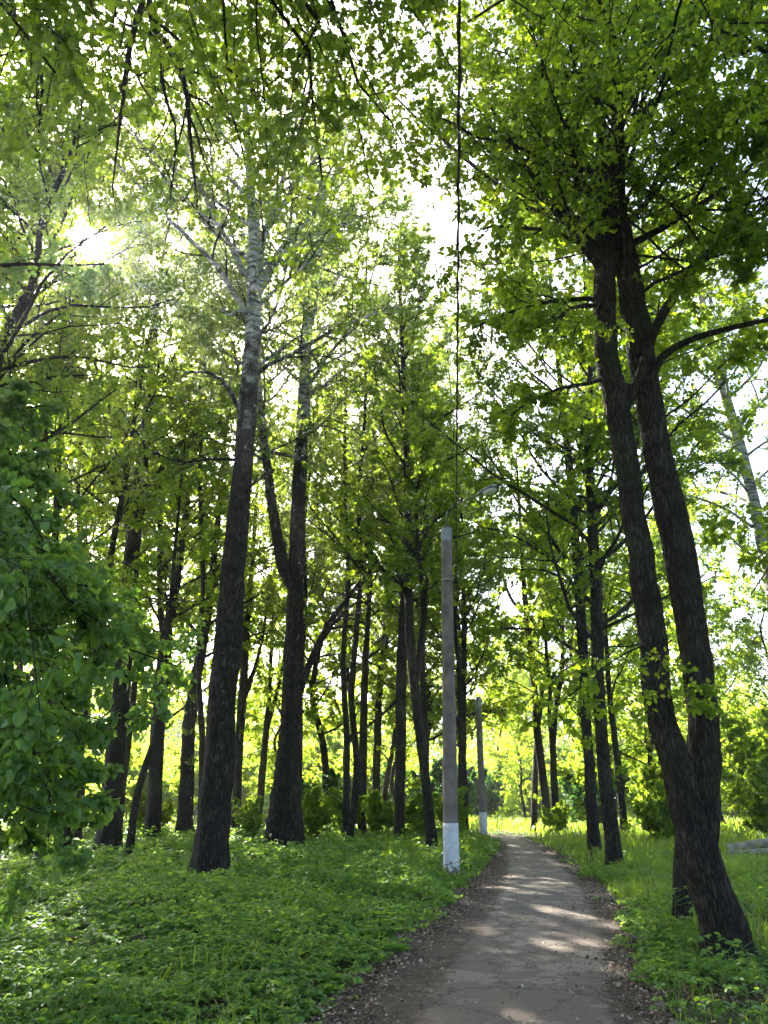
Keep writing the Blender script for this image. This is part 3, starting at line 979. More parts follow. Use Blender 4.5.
# ---- the near twin lime
px_tree('lime_tree', 'nearest leaning lime with twin dark trunks fused low down, right of the path', 'tree', 8.7,
        [(733, 985, 50), (730, 968, 46), (719, 920, 43), (704, 870, 42), (686, 800, 38), (669, 745, 33), (658, 700, 31), (654, 650, 29), (647, 600, 28), (638, 540, 26), (629, 480, 26), (620, 420, 26), (607, 350, 25), (605, 290, 24), (606, 240, 21), (603, 170, 15), (600, 110, 11), (592, 40, 8)],
        51, forks=[(0.15, (705, 880, 30), (705, 820, 30), (705, 760, 28), (702, 700, 29), (695, 650, 30), (685, 590, 28), (674, 540, 25), (661, 475, 27), (651, 420, 26), (640, 350, 25), (632, 300, 24), (625, 255, 21), (622, 225, 16), (612, 190, 12), (616, 120, 8), 15),
                   (1.2, (604, 275, 11), (588, 240, 9), (563, 205, 7), (540, 170, 6), (522, 140, 5), (515, 90, 3)),
                   (-.6, (648, 400, 9), (660, 360, 8), (688, 341, 6.5), (730, 328, 5.5), (775, 318, 4)),
                   (-.6, (624, 410, 9), (640, 375, 9), (655, 330, 9), (678, 290, 8), (700, 262, 7), (740, 225, 5), (790, 190, 4)),
                   (.3, (622, 150, 10), (650, 105, 8), (690, 90, 6), (760, 80, 4))],
        Htop=15, bark='bark_main', leaf='leaf_lime', templ='oval', hb=7.9, n1=20, R1=3.5, n2=9, n3=7, nl=15, size=0.066, trunk_sides=120,
        limb_px=[(650, 640, 555, 728, 8.3, .011, .12, .30), (672, 640, 630, 712, 7.9, .010, .05, .3), (690, 660, 712, 712, 8.0, .009, .08, .35), (648, 640, 520, 715, 8.6, .011, .14, .3),
                 (600, 300, 470, 330, 8.5, .035, .1), (605, 250, 480, 230, 7.5, .035, .1), (600, 380, 500, 420, 9.5, .03, .1), (604, 200, 440, 120, 8.0, .04, .1),
                 (610, 160, 560, 30, 6.5, .03, .05), (625, 230, 720, 130, 7.0, .04, .1), (630, 300, 740, 250, 7.5, .03, .1), (600, 300, 530, 330, 7.5, .03, .0),
                 (600, 120, 520, 20, 7.0, .03, .05), (620, 180, 690, 40, 6.5, .035, .05)])
px_tree('broadleaf_tree', 'short visible trunk with reddish bark directly behind the foot of the twin lime', 'tree', 10.7,
        [(683, 946, 21), (682, 900, 19), (682, 850, 18), (688, 780, 15), (697, 700, 12), (700, 620, 11), (690, 540, 9), (668, 450, 7), (650, 380, 6)], 52, Htop=12, bark='bark_main', hb=6.5, n1=16, R1=2.8, nl=12)


# ---- trees that stand outside the frame and reach into it
def free_tree(name, label, base, top, r, seed, targets=(), bare_t=(), **kw):
    rng = np.random.default_rng(seed + 500)
    base = np.array(base, float)
    top = np.array(top, float)
    t = np.linspace(0, 1, 12)[:, None]
    P = base + (top - base) * t
    P[1:-1] += rng.normal(size=(10, 3)) * np.array([.12, .12, 0])
    P[0, 2] = -.1
    R = r * (1 - 0.85 * t[:, 0])
    limbs = []
    for (sz_, tp, r0, ar) in targets:
        k = np.argmin(np.abs(P[:, 2] - sz_))
        limbs.append(limb_to(rng, P[k].copy(), np.array(tp), r0 * .75, ar, wob=0.09))
    return build_tree(name, label, 'tree', (base[0], base[1], 0), [(P, R)], limbs, seed, **kw)


# low lime with drooping leafy branches at the left edge
free_tree('lime_tree', 'near lime at the left edge with large heart-shaped leaves drooping to the undergrowth', (-5.2, 5.6, 0), (-5.0, 6.4, 9.5), .16, 61,
          targets=[(4.6, pt(150, 655, 9.2), .03, .15), (4.2, pt(60, 640, 8.6), .03, .15), (4.0, pt(85, 690, 8.6), .03, .15), (3.4, pt(70, 770, 8.0), .02, .15), (3.2, pt(20, 860, 7.0), .02, .2), (5.2, pt(30, 470, 8.2), .03, .15), (4.6, pt(130, 640, 8.6), .03, .15), (4.0, pt(30, 640, 7.4), .03, .15), (3.6, pt(70, 700, 7.6), .03, .15), (3.4, pt(30, 820, 6.8), .03, .15), (5.0, pt(10, 560, 7.4), .03, .15), (4.4, pt(95, 600, 8.2), .03, .15), (3.2, pt(60, 820, 6.6), .02, .2), (5.6, pt(60, 500, 7.6), .03, .15), (3.6, pt(5, 720, 6.6), .02, .2), (4.5, pt(60, 560, 6.8), .03, .12), (4.2, pt(110, 650, 6.4), .03, .16), (4.0, pt(165, 668, 7.0), .03, .18), (5.0, pt(20, 470, 6.3), .03, .1), (3.6, pt(60, 760, 5.6), .025, .15),
                   (3.4, pt(70, 800, 5.6), .022, .2), (3.0, pt(30, 830, 5.2), .02, .2), (5.6, pt(35, 410, 6.5), .03, .08), (3.6, pt(-10, 640, 5.2), .025, .1), (3.2, pt(10, 780, 5.0), .02, .15),
                   (3.2, pt(20, 700, 3.9), .014, .25), (4.4, pt(80, 600, 7.0), .025, .15), (3.6, pt(100, 740, 6.6), .02, .2), (4.8, pt(30, 530, 5.6), .025, .15)],
          leaf='leaf_near', templ='heart', bark='bark_dark', n1=14, R1=2.2, hb=3.6, n2=9, n3=7, nl=18, size=0.052, droop=-.45, limb_kids=16, spread=.66)
# overhead maple behind the camera, left
free_tree('maple_tree', 'overhanging maple whose dark bare twigs hang down into the top left', (-3.4, -1.0, 0), (-2.9, 0.6, 12.0), .22, 62,
          targets=[(8.0, pt(320, 60, 5.6), .06, .10), (8.5, pt(370, 120, 6.4), .05, .08), (7.5, pt(340, 170, 6.6), .045, .10), (8.8, pt(260, 20, 5.5), .05, .05), (8.2, pt(390, 10, 5.6), .05, .05),
                   (7.0, pt(40, 60, 5.0), .05, .1), (8.0, pt(110, 30, 5.6), .05, .05), (7.6, pt(290, 120, 6.2), .04, .08), (9.5, pt(220, 110, 8.0), .04, .05), (9.0, pt(60, 140, 7.6), .04, .05), (9.5, pt(150, 90, 8.2), .04, .05), (9.0, pt(370, 200, 8.6), .04, .08), (9.5, pt(30, 20, 6.5), .04, .05), (9.0, pt(420, 60, 7.4), .04, .08), (9.5, pt(200, 10, 7.0), .04, .05)],
          leaf='leaf_maple', templ='maple', bark='bark_dark', n1=20, R1=3.2, hb=6.5, n2=9, n3=7, nl=18, size=0.056, limb_kids=16,
          bare=[stem_from_px([(160, -60, 8), (143, 0, 7), (130, 45, 6), (124, 90, 5), (118, 140, 2.5), (112, 190, 1.5)], 6.0, K=9),
                stem_from_px([(150, -20, 6), (152, 25, 6), (176, 55, 5), (186, 90, 5), (190, 135, 4), (196, 190, 1.8)], 6.0, K=9),
                stem_from_px([(140, 20, 4), (160, 50, 4), (163, 90, 4), (176, 130, 2.5), (170, 200, 1.2)], 6.0, K=9),
                stem_from_px([(155, 20, 4), (190, 50, 3), (215, 80, 2.5), (232, 115, 2), (245, 160, 1.2)], 6.2, K=9),
                stem_from_px([(10, -40, 8), (14, 20, 6), (28, 45, 5), (42, 70, 4), (38, 140, 1.8)], 5.6, K=9)])
# left rear tall trees filling the upper left
free_tree('broadleaf_tree', 'tall tree outside the left edge whose crown catches the sun glare', (-11.5, 15.0, 0), (-10.0, 15.5, 19), .26, 63,
          n1=46, R1=5.0, hb=5.0, n2=10, n3=7, nl=20, size=0.078)
free_tree('broadleaf_tree', 'leafy tree under the sun at upper left, behind the hanging twigs', (-8.0, 12.0, 0), (-6.4, 12.4, 15.0), .2, 64,
          n1=36, R1=3.8, hb=6.0, n2=9, n3=7, nl=20, size=0.07)
for k_, (bx, by, tx, ty, hh_, lab_) in enumerate([
        (-8.0, 21.0, -7.4, 21.5, 23, 'tall fine-leaved tree behind the thickest aspen, crown in the sun glare'),
        (-13.0, 21.0, -12.0, 21.0, 22, 'high tree crown at upper left below the sun, trunk hidden by the lime leaves'),
        (-1.2, 28.0, -0.6, 28.0, 27, 'tallest fine-leaved tree behind the lamp post cable, crown against white sky'),
        (-3.6, 34.0, -3.4, 34.0, 29, 'high crown filling the sky just right of the pale aspen tops'),
        (3.2, 33.0, 3.2, 33.0, 24, 'leafy tree right of the cable, rising behind the candelabra tree')]):
    free_tree('broadleaf_tree', lab_, (bx, by, 0), (tx, ty, hh_), .13, 240 + k_, leaf='leaf_aspen', bark='bark_dark', n1=34, R1=4.6, hb=9.0 if by < 30 else 7.5, n2=10, n3=7, nl=17, size=0.085)
# right near trees outside the frame
free_tree('maple_tree', 'maple outside the right edge whose dark leaf cluster hangs in beside the twin lime', (7.2, 6.6, 0), (6.4, 6.8, 13), .2, 65,
          targets=[(5.5, pt(752, 590, 8.4), .03, .1), (6.5, pt(740, 520, 9.2), .02, .05), (8.5, pt(740, 120, 6.6), .04, .1), (8.0, pt(720, 30, 6.0), .05, .1), (7.5, pt(750, 250, 7.4), .03, .1), (8.5, pt(660, 20, 6.0), .05, .1)],
          leaf='leaf_maple', templ='maple', bark='bark_dark', n1=26, R1=3.2, hb=7.0, n2=9, n3=7, nl=15, size=0.064)
free_tree('lime_tree', 'lime outside the right edge reaching over the path at the top', (4.2, 0.5, 0), (3.2, 2.2, 12), .22, 66,
          targets=[(7.5, pt(560, 20, 5.2), .05, .1), (7.8, pt(470, 20, 5.4), .05, .1), (7.5, pt(650, 60, 5.4), .05, .1), (8.5, pt(420, -20, 5.4), .05, .1), (7.0, pt(740, 40, 5.0), .04, .1)],
          leaf='leaf_lime', templ='oval', bark='bark_dark', n1=18, R1=3.2, hb=7.0, n2=9, n3=7, nl=17, size=0.056)

# ------------------------------------------------------------------ distant trees and bushes (copies of a few prototypes)
def proto_tree(name, seed, Ht, r, hb, R1, leaf, n1, size, n2=7, n3=5, nl=10, bark='bark_dark', bend=.25, templ='quad', stems_n=1):
    rng = np.random.default_rng(seed)
    stems = []
    for k in range(stems_n):
        t = np.linspace(0, 1, 12)[:, None]
        lean = rng.normal(size=2) * (0.04 if stems_n == 1 else 0.28) * Ht
        P = np.concatenate([t * lean[0] + (0 if stems_n == 1 else rng.normal() * .25), t * lean[1] + (0 if stems_n == 1 else rng.normal() * .25), t * Ht * (1 if k == 0 else .8)], 1)
        P[1:-1, :2] += rng.normal(size=(10, 2)) * 0.012 * Ht
        P[0, 2] = -.15
        stems.append((P, r * (1 - .85 * t[:, 0])))
    return build_tree(name, None, None, (0, 0, 0), stems, [], seed, bark=bark, leaf=leaf, n1=n1, R1=R1, hb=hb, n2=n2, n3=n3, nl=nl, size=size, templ=templ, bend1=bend, trunk_sides=10, flare=stems_n == 1)


def copy_thing(root, loc, rz, s, label, cat, group=None):
    r = root.copy()
    COL.objects.link(r)
    r.location = loc
    r.rotation_euler = (0, 0, rz)
    r.scale = (s, s, s)
    tag(r, label, cat, group)
    for ch in list(root.children):
        c = ch.copy()
        COL.objects.link(c)
        c.parent = r
    return r


used = set()


def place(root, X, Y, rz, s, label, cat, group=None):
    z = float(ground_z(np.array([X]), np.array([Y]))[0]) * (1 if abs(Y) < 60 else 0)
    if root.name not in used:
        used.add(root.name)
        root.location = (X, Y, z)
        root.rotation_euler = (0, 0, rz)
        root.scale = (s, s, s)
        return tag(root, label, cat, group)
    return copy_thing(root, (X, Y, z), rz, s, label, cat, group)


TA = proto_tree('broadleaf_tree', 71, 21, .2, 4, 4.4, 'leaf_lime', 40, .16, n2=8, n3=6, nl=13)
TB = proto_tree('broadleaf_tree', 72, 23, .2, 4, 4.2, 'leaf_bush', 40, .16, n2=8, n3=6, nl=13)
TC = proto_tree('broadleaf_tree', 73, 15, .14, 2.0, 3.8, 'leaf_bush', 34, .15, n2=8, n3=6, nl=12)
BA = proto_tree('bush', 74, 3.6, .035, .3, 1.5, 'leaf_bush', 12, .11, n2=7, n3=6, nl=12, stems_n=6)
BB = proto_tree('bush', 75, 2.6, .03, .2, 1.3, 'leaf_bush', 12, .10, n2=7, n3=6, nl=12, stems_n=5)
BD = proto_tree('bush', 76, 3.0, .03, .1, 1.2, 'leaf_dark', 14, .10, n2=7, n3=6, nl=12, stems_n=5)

rngp = np.random.default_rng(8)
for (px, Y, P_, s, lab) in [
        (60, 41, TC, .8, 'low leafy tree behind the hanging lime leaves at far left'),
        (130, 44, TC, .75, 'low understory tree right of the thick dark trunk at far left'),
        (282, 43, TC, .8, 'low understory tree right behind the buttressed aspen'),
        (395, 43, TC, .8, 'low understory tree behind the slim trunks in the middle'),
        (515, 50, TC, .7, 'low bright tree standing over the bend of the path'),
        (598, 43, TC, .8, 'low leafy tree directly behind the closely standing pair'),
        (690, 43, TC, .8, 'low leafy tree directly behind the twin lime'),
        (20, 38, TA, 1.1, 'dense tree at the far left behind the hanging lime leaves'),
        (95, 40, TB, 1.0, 'yellow-green tree behind the thick dark trunk at far left'),
        (170, 39, TA, 1.0, 'leafy tree filling the gap left of the thickest aspen'),
        (225, 42, TC, 1.0, 'lower bright tree between the two tall aspens'),
        (320, 38, TB, .95, 'bright backlit tree right of the buttressed aspen'),
        (350, 42, TA, 1.0, 'distant tree behind the very straight slim trunk'),
        (425, 38, TA, .95, 'dark leafy tree behind the slanting tree by the lamp post'),
        (455, 40, TA, .9, 'tree behind the whitewashed lamp post'),
        (490, 74, TC, 1.1, 'pale distant tree above the bend of the path'),
        (578, 40, TC, 1.0, 'yellow-green tree behind the slim dark trunk at the path bend'),
        (640, 38, TC, .95, 'bright leafy tree between the closely standing pair and the twin lime'),
        (700, 44, TB, .8, 'distant tree right of the twin lime, lower part in sun'),
        (760, 40, TC, .9, 'light green tree at the right edge behind the fallen log')]:
    x = (px - 384) / 770 * Y * 1.0
    place(P_, x, Y, rngp.random() * 6.28, s, lab, 'tree', 'trees in the background of the wood')
for (px, Y, P_, s, lab) in [
        (88, 29, BB, .5, 'low shoot bush left of the foot of the thick dark trunk at far left'),
        (168, 31, BB, .55, 'low bush between the two dark trunks left of the thickest aspen'),
        (262, 29, BB, .5, 'low bush against the left foot of the buttressed aspen'),
        (322, 30, BB, .6, 'low bush a little right of the buttressed aspen foot'),
        (348, 33, BB, .6, 'low bush left of the foot of the very straight slim trunk'),
        (384, 32, BB, .6, 'low bush between the slim trunks in the middle'),
        (416, 29, BB, .55, 'low bush between the upright and slanting trunks near the lamp post'),
        (448, 30, BB, .6, 'low bush right behind the foot of the lamp post'),
        (543, 35, BB, .45, 'low weedy bush at the foot of the candelabra tree'),
        (640, 27, BB, .55, 'low bush in the bright grass between the pair and the twin lime'),
        (664, 31, BB, .8, 'rounded bush left of the twin lime, in the bright grass'),
        (748, 31, BB, 1.0, 'rounded bush directly behind the fallen log'),
        (90, 47, BA, .9, 'bright bush between the far left trunks'),
        (140, 50, BA, 1.0, 'sunlit bush behind the bent slim trunk'),
        (172, 45, BB, 1.0, 'yellow-green bush between two dark trunks left of the thickest aspen'),
        (208, 52, BA, 1.1, 'sunlit bush peeping out left of the thickest aspen'),
        (248, 49, BB, 1.1, 'low bright bush between the two tall aspens'),
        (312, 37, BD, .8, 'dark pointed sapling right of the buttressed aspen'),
        (325, 52, BA, 1.3, 'glowing yellow bush right of the buttressed aspen'),
        (345, 47, BB, 1.1, 'yellow-green bush at the foot of the very straight slim trunk'),
        (388, 52, BA, 1.1, 'bright bush between the slim trunks'),
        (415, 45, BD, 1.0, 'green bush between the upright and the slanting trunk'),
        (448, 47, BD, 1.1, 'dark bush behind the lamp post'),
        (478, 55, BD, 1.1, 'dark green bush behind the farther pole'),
        (508, 61, BA, 1.3, 'bright yellow-green bush closing the end of the path'),
        (530, 67, BA, 1.5, 'tall glowing bush behind the path bend'),
        (520, 52, BB, .8, 'small dark-shaded bush left of the candelabra tree'),
        (575, 43, BD, .95, 'dark round bush next to the slim dark trunk'),
        (600, 53, BA, 1.1, 'light bush behind the left trunk of the pair'),
        (640, 47, BA, 1.1, 'bright bush right of the pair of trunks'),
        (660, 36, BB, 1.1, 'light bush just left of the twin lime'),
        (735, 36, BA, 1.2, 'large sunlit bush right of the twin lime behind the log'),
        (775, 32, BA, 1.1, 'sunlit bush at the right frame edge above the log'),
        (715, 52, BA, 1.5, 'tall light green bush behind the log'),
        (760, 47, BA, 1.6, 'tallest light green bush at the right edge')]:
    x = (px - 384) / 770 * Y * 1.0
    place(P_, x, Y, rngp.random() * 6.28, s, lab, 'bush', 'bushes behind the trunks')

print('crown verts', TREE_COUNT[0])

def leaf_mass(name, label, cat, seed, clumps, n_per, size, mat):
    rng = np.random.default_rng(seed)
    C = np.array(clumps)        # x, y, z, rx, rz
    n = len(C) * n_per
    k = np.repeat(np.arange(len(C)), n_per)
    # every clump is a cloud of small sprays
    ns_ = 34
    so_ = norm(rng.normal(size=(len(C), ns_, 3))) * (0.35 + .65 * rng.random((len(C), ns_, 1)))
    off = so_[k, rng.integers(0, ns_, n)] + rng.normal(size=(n, 3)) * .13
    pos = C[k, :3] + off * np.stack([C[k, 3], C[k, 3], C[k, 4]], 1)
    ok = pos[:, 2] > 0
    pos, k = pos[ok], k[ok]
    n = len(pos)
    ax = norm(rng.normal(size=(n, 3)) + np.array([0, 0, -.4]))
    nr = norm(rng.normal(size=(n, 3)) * .7 + np.array([0, 0, .8]))
    tint = np.random.default_rng(seed + 1).random(len(C))[k]
    o = link(name, make_mesh(name, [leaf_block(rng, pos, ax, nr, size * (.6 + .7 * rng.random(n)), 'quad', 0, np.clip(.5 * rng.random(n) + .5 * tint, 0, 1))], [mat], smooth=False))
    return tag(o, label, cat, kind='stuff')


rt = np.random.default_rng(77)
cl = []
for i in range(230):
    Y = 56 + 16 * rt.random()
    X = (rt.random() * 2 - 1) * 0.62 * Y
    hgt = 1.8 + 5.0 * rt.random()**1.5
    if path_dist(np.array([X]), np.array([Y]))[0] < 2.5:
        continue
    cl.append((X, Y, hgt * .5, 1.5 + 1.2 * rt.random(), hgt * .62))
leaf_mass('far_thicket', 'sunlit yellow-green thicket closing the view behind all trunks', 'thicket', 201, cl, 1100, .20, M['leaf_bush'])
cl = []
for i in range(190):
    Y = 105 + 45 * rt.random()
    X = (rt.random() * 2 - 1) * 0.62 * Y
    top = 11 + 10 * rt.random()
    for z in np.arange(2.5, top, 3.6):
        cl.append((X + rt.normal() * 1.0, Y + rt.normal(), z + rt.normal() * .5, 2.2 + 1.4 * rt.random(), 2.3))
leaf_mass('far_wood', 'pale far-off wood glimpsed between the trunks', 'far wood', 203, cl, 420, .42, M['leaf_bush'])

# ------------------------------------------------------------------ undergrowth
def herbs():
    """dense low plants left of the path, one mesh"""
    rng = np.random.default_rng(90)
    blocks = []

    def zone(x0, x1, y0, y1, dens, h, nst, nleaf, size, templ, side):
        n = int((x1 - x0) * (y1 - y0) * dens)
        x = x0 + (x1 - x0) * rng.random(n)
        y = y0 + (y1 - y0) * rng.random(n)
        d = path_dist(x, y)
        ex = (left_edge_x(y) + right_edge_x(y)) / 2
        lim = -0.20 + 0.07 * np.sin(y * 3.1) + 0.05 * np.sin(y * 9.7) + 0.22 * rng.random(n)
        k = (d > lim) & ((x < ex) if side < 0 else (x > ex))
        patch = np.sin(x * 1.3 + 2) * np.sin(y * 1.1 + .5) + 0.4 * np.sin(x * 3.7 + y * 2.9)
        if side > 0:
            k &= (patch + rng.normal(size=n) * .4 > -.25)
        x, y, d = x[k], y[k], d[k]
        n = len(x)
        z = ground_z(x, y)
        hh = .62 * h * (0.5 + 0.6 * rng.random(n) + .25 * np.sin(x * 2.9 + 1.7 * np.sin(y * 2.3))) * np.clip(0.62 + d * 0.6, 0, 1) * (1 + 0.25 * np.sin(x * 1.3 + y * .9))
        base = np.stack([x, y, z], 1)
        # stems
        D = norm(np.concatenate([rng.normal(size=(n, 2)) * .25, np.ones((n, 1))], 1))
        top = base + D * hh[:, None]
        # compound leaves: nst leaf stalks each with nleaf leaflets
        az = rng.random((n, 1)) * 6.28 + np.arange(nst)[None] * (6.28 / nst) + rng.normal(size=(n, nst)) * .4
        lv = 0.55 + 0.45 * rng.random((n, nst))
        sp = base[:, None] + (top - base)[:, None] * lv[..., None]
        out = np.stack([np.cos(az), np.sin(az), 0.15 + 0.35 * rng.random((n, nst))], -1)
        sl = hh[:, None] * (0.35 + .25 * rng.random((n, nst)))
        tip = sp + out * sl[..., None]
        S = np.stack([sp.reshape(-1, 3), tip.reshape(-1, 3)], 1)
        if size < 0.075:
            V, q = tubes(S, np.full((len(S), 2), .0022), 3)
            blocks.append((V, q, 0, np.full(len(q), .3)))
            S2 = np.stack([base, top], 1)
            V, q = tubes(S2, np.full((n, 2), .003), 3)
            blocks.append((V, q, 0, np.full(len(q), .3)))
        la = az[..., None] + (np.arange(nleaf)[None, None] - (nleaf - 1) / 2) * 0.85 + rng.normal(size=(n, nst, nleaf)) * .2
        A = np.stack([np.cos(la), np.sin(la), -0.12 + 0.3 * rng.normal(size=la.shape)], -1).reshape(-1, 3)
        T = np.repeat(tip.reshape(-1, 3), nleaf, 0)
        m = len(T)
        nr = norm(np.array([0, 0, 1.]) + rng.normal(size=(m, 3)) * .32)
        sz = size * (0.65 + 0.6 * rng.random(m))
        tint = np.repeat(0.5 + 0.5 * np.sin(x * 2.1 + y * 1.7), nst * nleaf)
        blocks.append(leaf_block(rng, T, A, nr, sz, templ, 0, np.clip(.6 * rng.random(m) + .4 * tint, 0, 1)))
    # left side
    zone(-7, 1.2, 4.6, 9.5, 105, .25, 4, 5, .052, 'oval', -1)
    zone(-11, 2.5, 9.5, 17, 44, .26, 4, 4, .075, 'quad', -1)
    zone(-22, 5, 17, 30, 20, .26, 4, 4, .11, 'quad', -1)
    zone(-34, 8, 30, 56, 7, .42, 4, 4, .17, 'quad', -1)
    # scattered taller nettles and seedlings among them
    zone(-7, 1.0, 5.2, 10, 6, .48, 6, 3, .060, 'oval', -1)
    zone(-11, 2.5, 10, 18, 5, .50, 6, 3, .075, 'quad', -1)
    zone(-20, 5, 18, 32, 3, .60, 6, 3, .11, 'quad', -1)
    # right side patches
    zone(1.6, 9, 4.4, 10, 80, .36, 4, 5, .055, 'oval', 1)
    zone(1.6, 9, 4.6, 12, 4, .75, 7, 3, .060, 'oval', 1)
    zone(2, 14, 10, 22, 26, .36, 5, 4, .075, 'quad', 1)
    o = link('undergrowth', make_mesh('undergrowth', blocks, [M['leaf_herb']], smooth=False))
    tag(o, 'dense green low plants covering the ground beside the path', 'undergrowth', kind='stuff')


herbs()


def grass():
    rng = np.random.default_rng(91)
    blocks = []

    def zone(x0, x1, y0, y1, dens, h, w, side, minp=-9.):
        n = int((x1 - x0) * (y1 - y0) * dens)
        x = x0 + (x1 - x0) * rng.random(n)
        y = y0 + (y1 - y0) * rng.random(n)
        d = path_dist(x, y)
        C = (left_edge_x(y) + right_edge_x(y)) / 2
        lg = (np.abs(x - 10.6) < 2.4) & (y > 19.0) & (y < 23.4)
        k = (d > 0.02 + 0.16 * rng.random(n)) & ~(lg & (rng.random(n) < .75)) & ((x < C) if side < 0 else (x > C))
        patch = np.sin(x * 1.9 + 1) * np.sin(y * 1.2 + 2.2) + 0.5 * np.sin(x * 3.1 - y * 2.3)
        k &= patch + rng.normal(size=n) * .35 > minp
        x, y, d = x[k], y[k], d[k]
        n = len(x)
        base = np.stack([x, y, ground_z(x, y) - .01], 1)
        hh = h * (.45 + .8 * rng.random(n)) * np.clip(.45 + d * .7, 0, 1)
        az = rng.random(n) * 6.28
        o = np.stack([np.cos(az), np.sin(az), np.zeros(n)], 1)
        s = np.stack([-np.sin(az), np.cos(az), np.zeros(n)], 1)
        b = (0.3 + 1.0 * rng.random(n)**.8)[:, None]
        up = np.array([0, 0, 1.])
        H_ = hh[:, None]
        p1 = base + up * H_ * .5 + o * H_ * .12 * b
        p2 = base + up * H_ * .85 + o * H_ * .45 * b
        p3 = base + up * H_ * (1.0 - .25 * b) + o * H_ * .85 * b
        ww = (w * (.6 + .7 * rng.random(n)))[:, None] * .5
        V = np.stack([base - s * ww, base + s * ww, p1 + s * ww, p1 - s * ww, p2 + s * ww * .8, p2 - s * ww * .8, p3], 1)
        i = (np.arange(n) * 7)[:, None]
        r = np.clip(rng.random(n) * .7 + .15 * (1 + np.sin(x + y * .7)), 0, 1)
        Q = np.stack([i + np.array([[0, 1, 2, 3]]), i + np.array([[3, 2, 4, 5]])], 1).reshape(-1, 4)
        Tt = i + np.array([[5, 4, 6]])
        dry = rng.random(n) < .07
        for kk, mi_ in ((~dry, 0), (dry, 1)):
            Vk = V[kk]
            m_ = len(Vk)
            i = (np.arange(m_) * 7)[:, None]
            Qk = np.stack([i + np.array([[0, 1, 2, 3]]), i + np.array([[3, 2, 4, 5]])], 1).reshape(-1, 4)
            blocks.append((Vk.reshape(-1, 3), Qk, mi_, np.repeat(r[kk], 2)))
            blocks.append((Vk.reshape(-1, 3), i + np.array([[5, 4, 6]]), mi_, r[kk]))
    zone(1.6, 9, 4.5, 11, 330, .24, .007, 1, minp=.15)
    zone(1.5, 14, 9, 20, 190, .33, .010, 1)
    zone(2, 22, 20, 34, 60, .40, .018, 1)
    zone(2, 34, 34, 60, 18, .45, .035, 1)
    zone(-2, 4.5, 5, 20, 60, .30, .009, -1, minp=.2)
    zone(0, 6, 20, 46, 60, .38, .02, -1)
    o = link('grass', make_mesh('grass', blocks, [M['leaf_grass'], M['dry_grass']], smooth=False))
    tag(o, 'bright long grass on the verges of the path', 'grass', kind='stuff')


grass()


def litter():
    rng = np.random.default_rng(92)
    P = []

    def band(E, inward, n, spread, y0, y1):
        S = np.r_[0, np.cumsum(np.linalg.norm(np.diff(E, axis=0), axis=1))]
        s0, s1 = np.interp([y0, y1], E[:130, 1], S[:130])
        s = s0 + (s1 - s0) * rng.random(n)**1.4
        x = np.interp(s, S, E[:, 0]) + inward * (np.abs(rng.normal(size=n)) * spread - .12)
        y = np.interp(s, S, E[:, 1])
        return np.stack([x, y], 1)
    A = np.concatenate([band(PL, 1, 17000, .32, 4.5, 30), band(PR, -1, 8000, .20, 4.5, 30)])
    x = np.interp(A[:, 1], PL[:130, 1], PL[:130, 0])
    n2 = 3800
    y = 4.8 + 24 * rng.random(n2)**1.3
    u = rng.random(n2)
    B = np.stack([left_edge_x(y) * (1 - u) + right_edge_x(y) * u, y], 1)
    # bare litter patches on the right verge
    C = []
    for (px, py, r, n) in ((640, 912, .6, 1800), (695, 985, .8, 2600), (690, 1000, .5, 600), (620, 905, .35, 300)):
        g = ground(px, py)
        C.append(np.stack([g[0] + rng.normal(size=n) * r * .6, g[1] + rng.normal(size=n) * r * .8], 1))
    Q = np.concatenate([A, B] + C)
    n = len(Q)
    d = path_dist(Q[:, 0], Q[:, 1])
    z = np.where(d < 0.0, .045, ground_z(Q[:, 0], Q[:, 1]) + .02) + rng.random(n) * .02
    pos = np.column_stack([Q, z])
    az = rng.random(n) * 6.28
    ax = np.stack([np.cos(az), np.sin(az), rng.normal(size=n) * .25], 1)
    nr = norm(np.array([0, 0, 1.]) + rng.normal(size=(n, 3)) * .45)
    sz = .014 + .034 * rng.random(n)**1.8
    r = rng.random(n)
    r[len(A):len(A) + n2] = .1 + .9 * rng.random(n2)**.6
    sz[len(A):len(A) + n2] *= .8
    o = link('fallen_leaves', make_mesh('fallen_leaves', [leaf_block(rng, pos, ax, nr, sz, 'oval', 0, r)], [M['litter']], smooth=False))
    tag(o, 'brown dead leaves and crumbs strewn along the path edges', 'leaf litter', kind='stuff')


litter()

# ------------------------------------------------------------------ lamp post, pole, cable, log
def lathe(prof, sides=24):
    """prof list of (r,z)"""
    th = np.arange(sides) * 2 * math.pi / sides
    V = np.array([[(r * math.cos(t), r * math.sin(t), z) for t in th] for r, z in prof]).reshape(-1, 3)
    K = len(prof)
    q = []
    for k in range(K - 1):
        for j in range(sides):
            j2 = (j + 1) % sides
            q.append((k * sides + j, k * sides + j2, (k + 1) * sides + j2, (k + 1) * sides + j))
    return V, np.array(q)


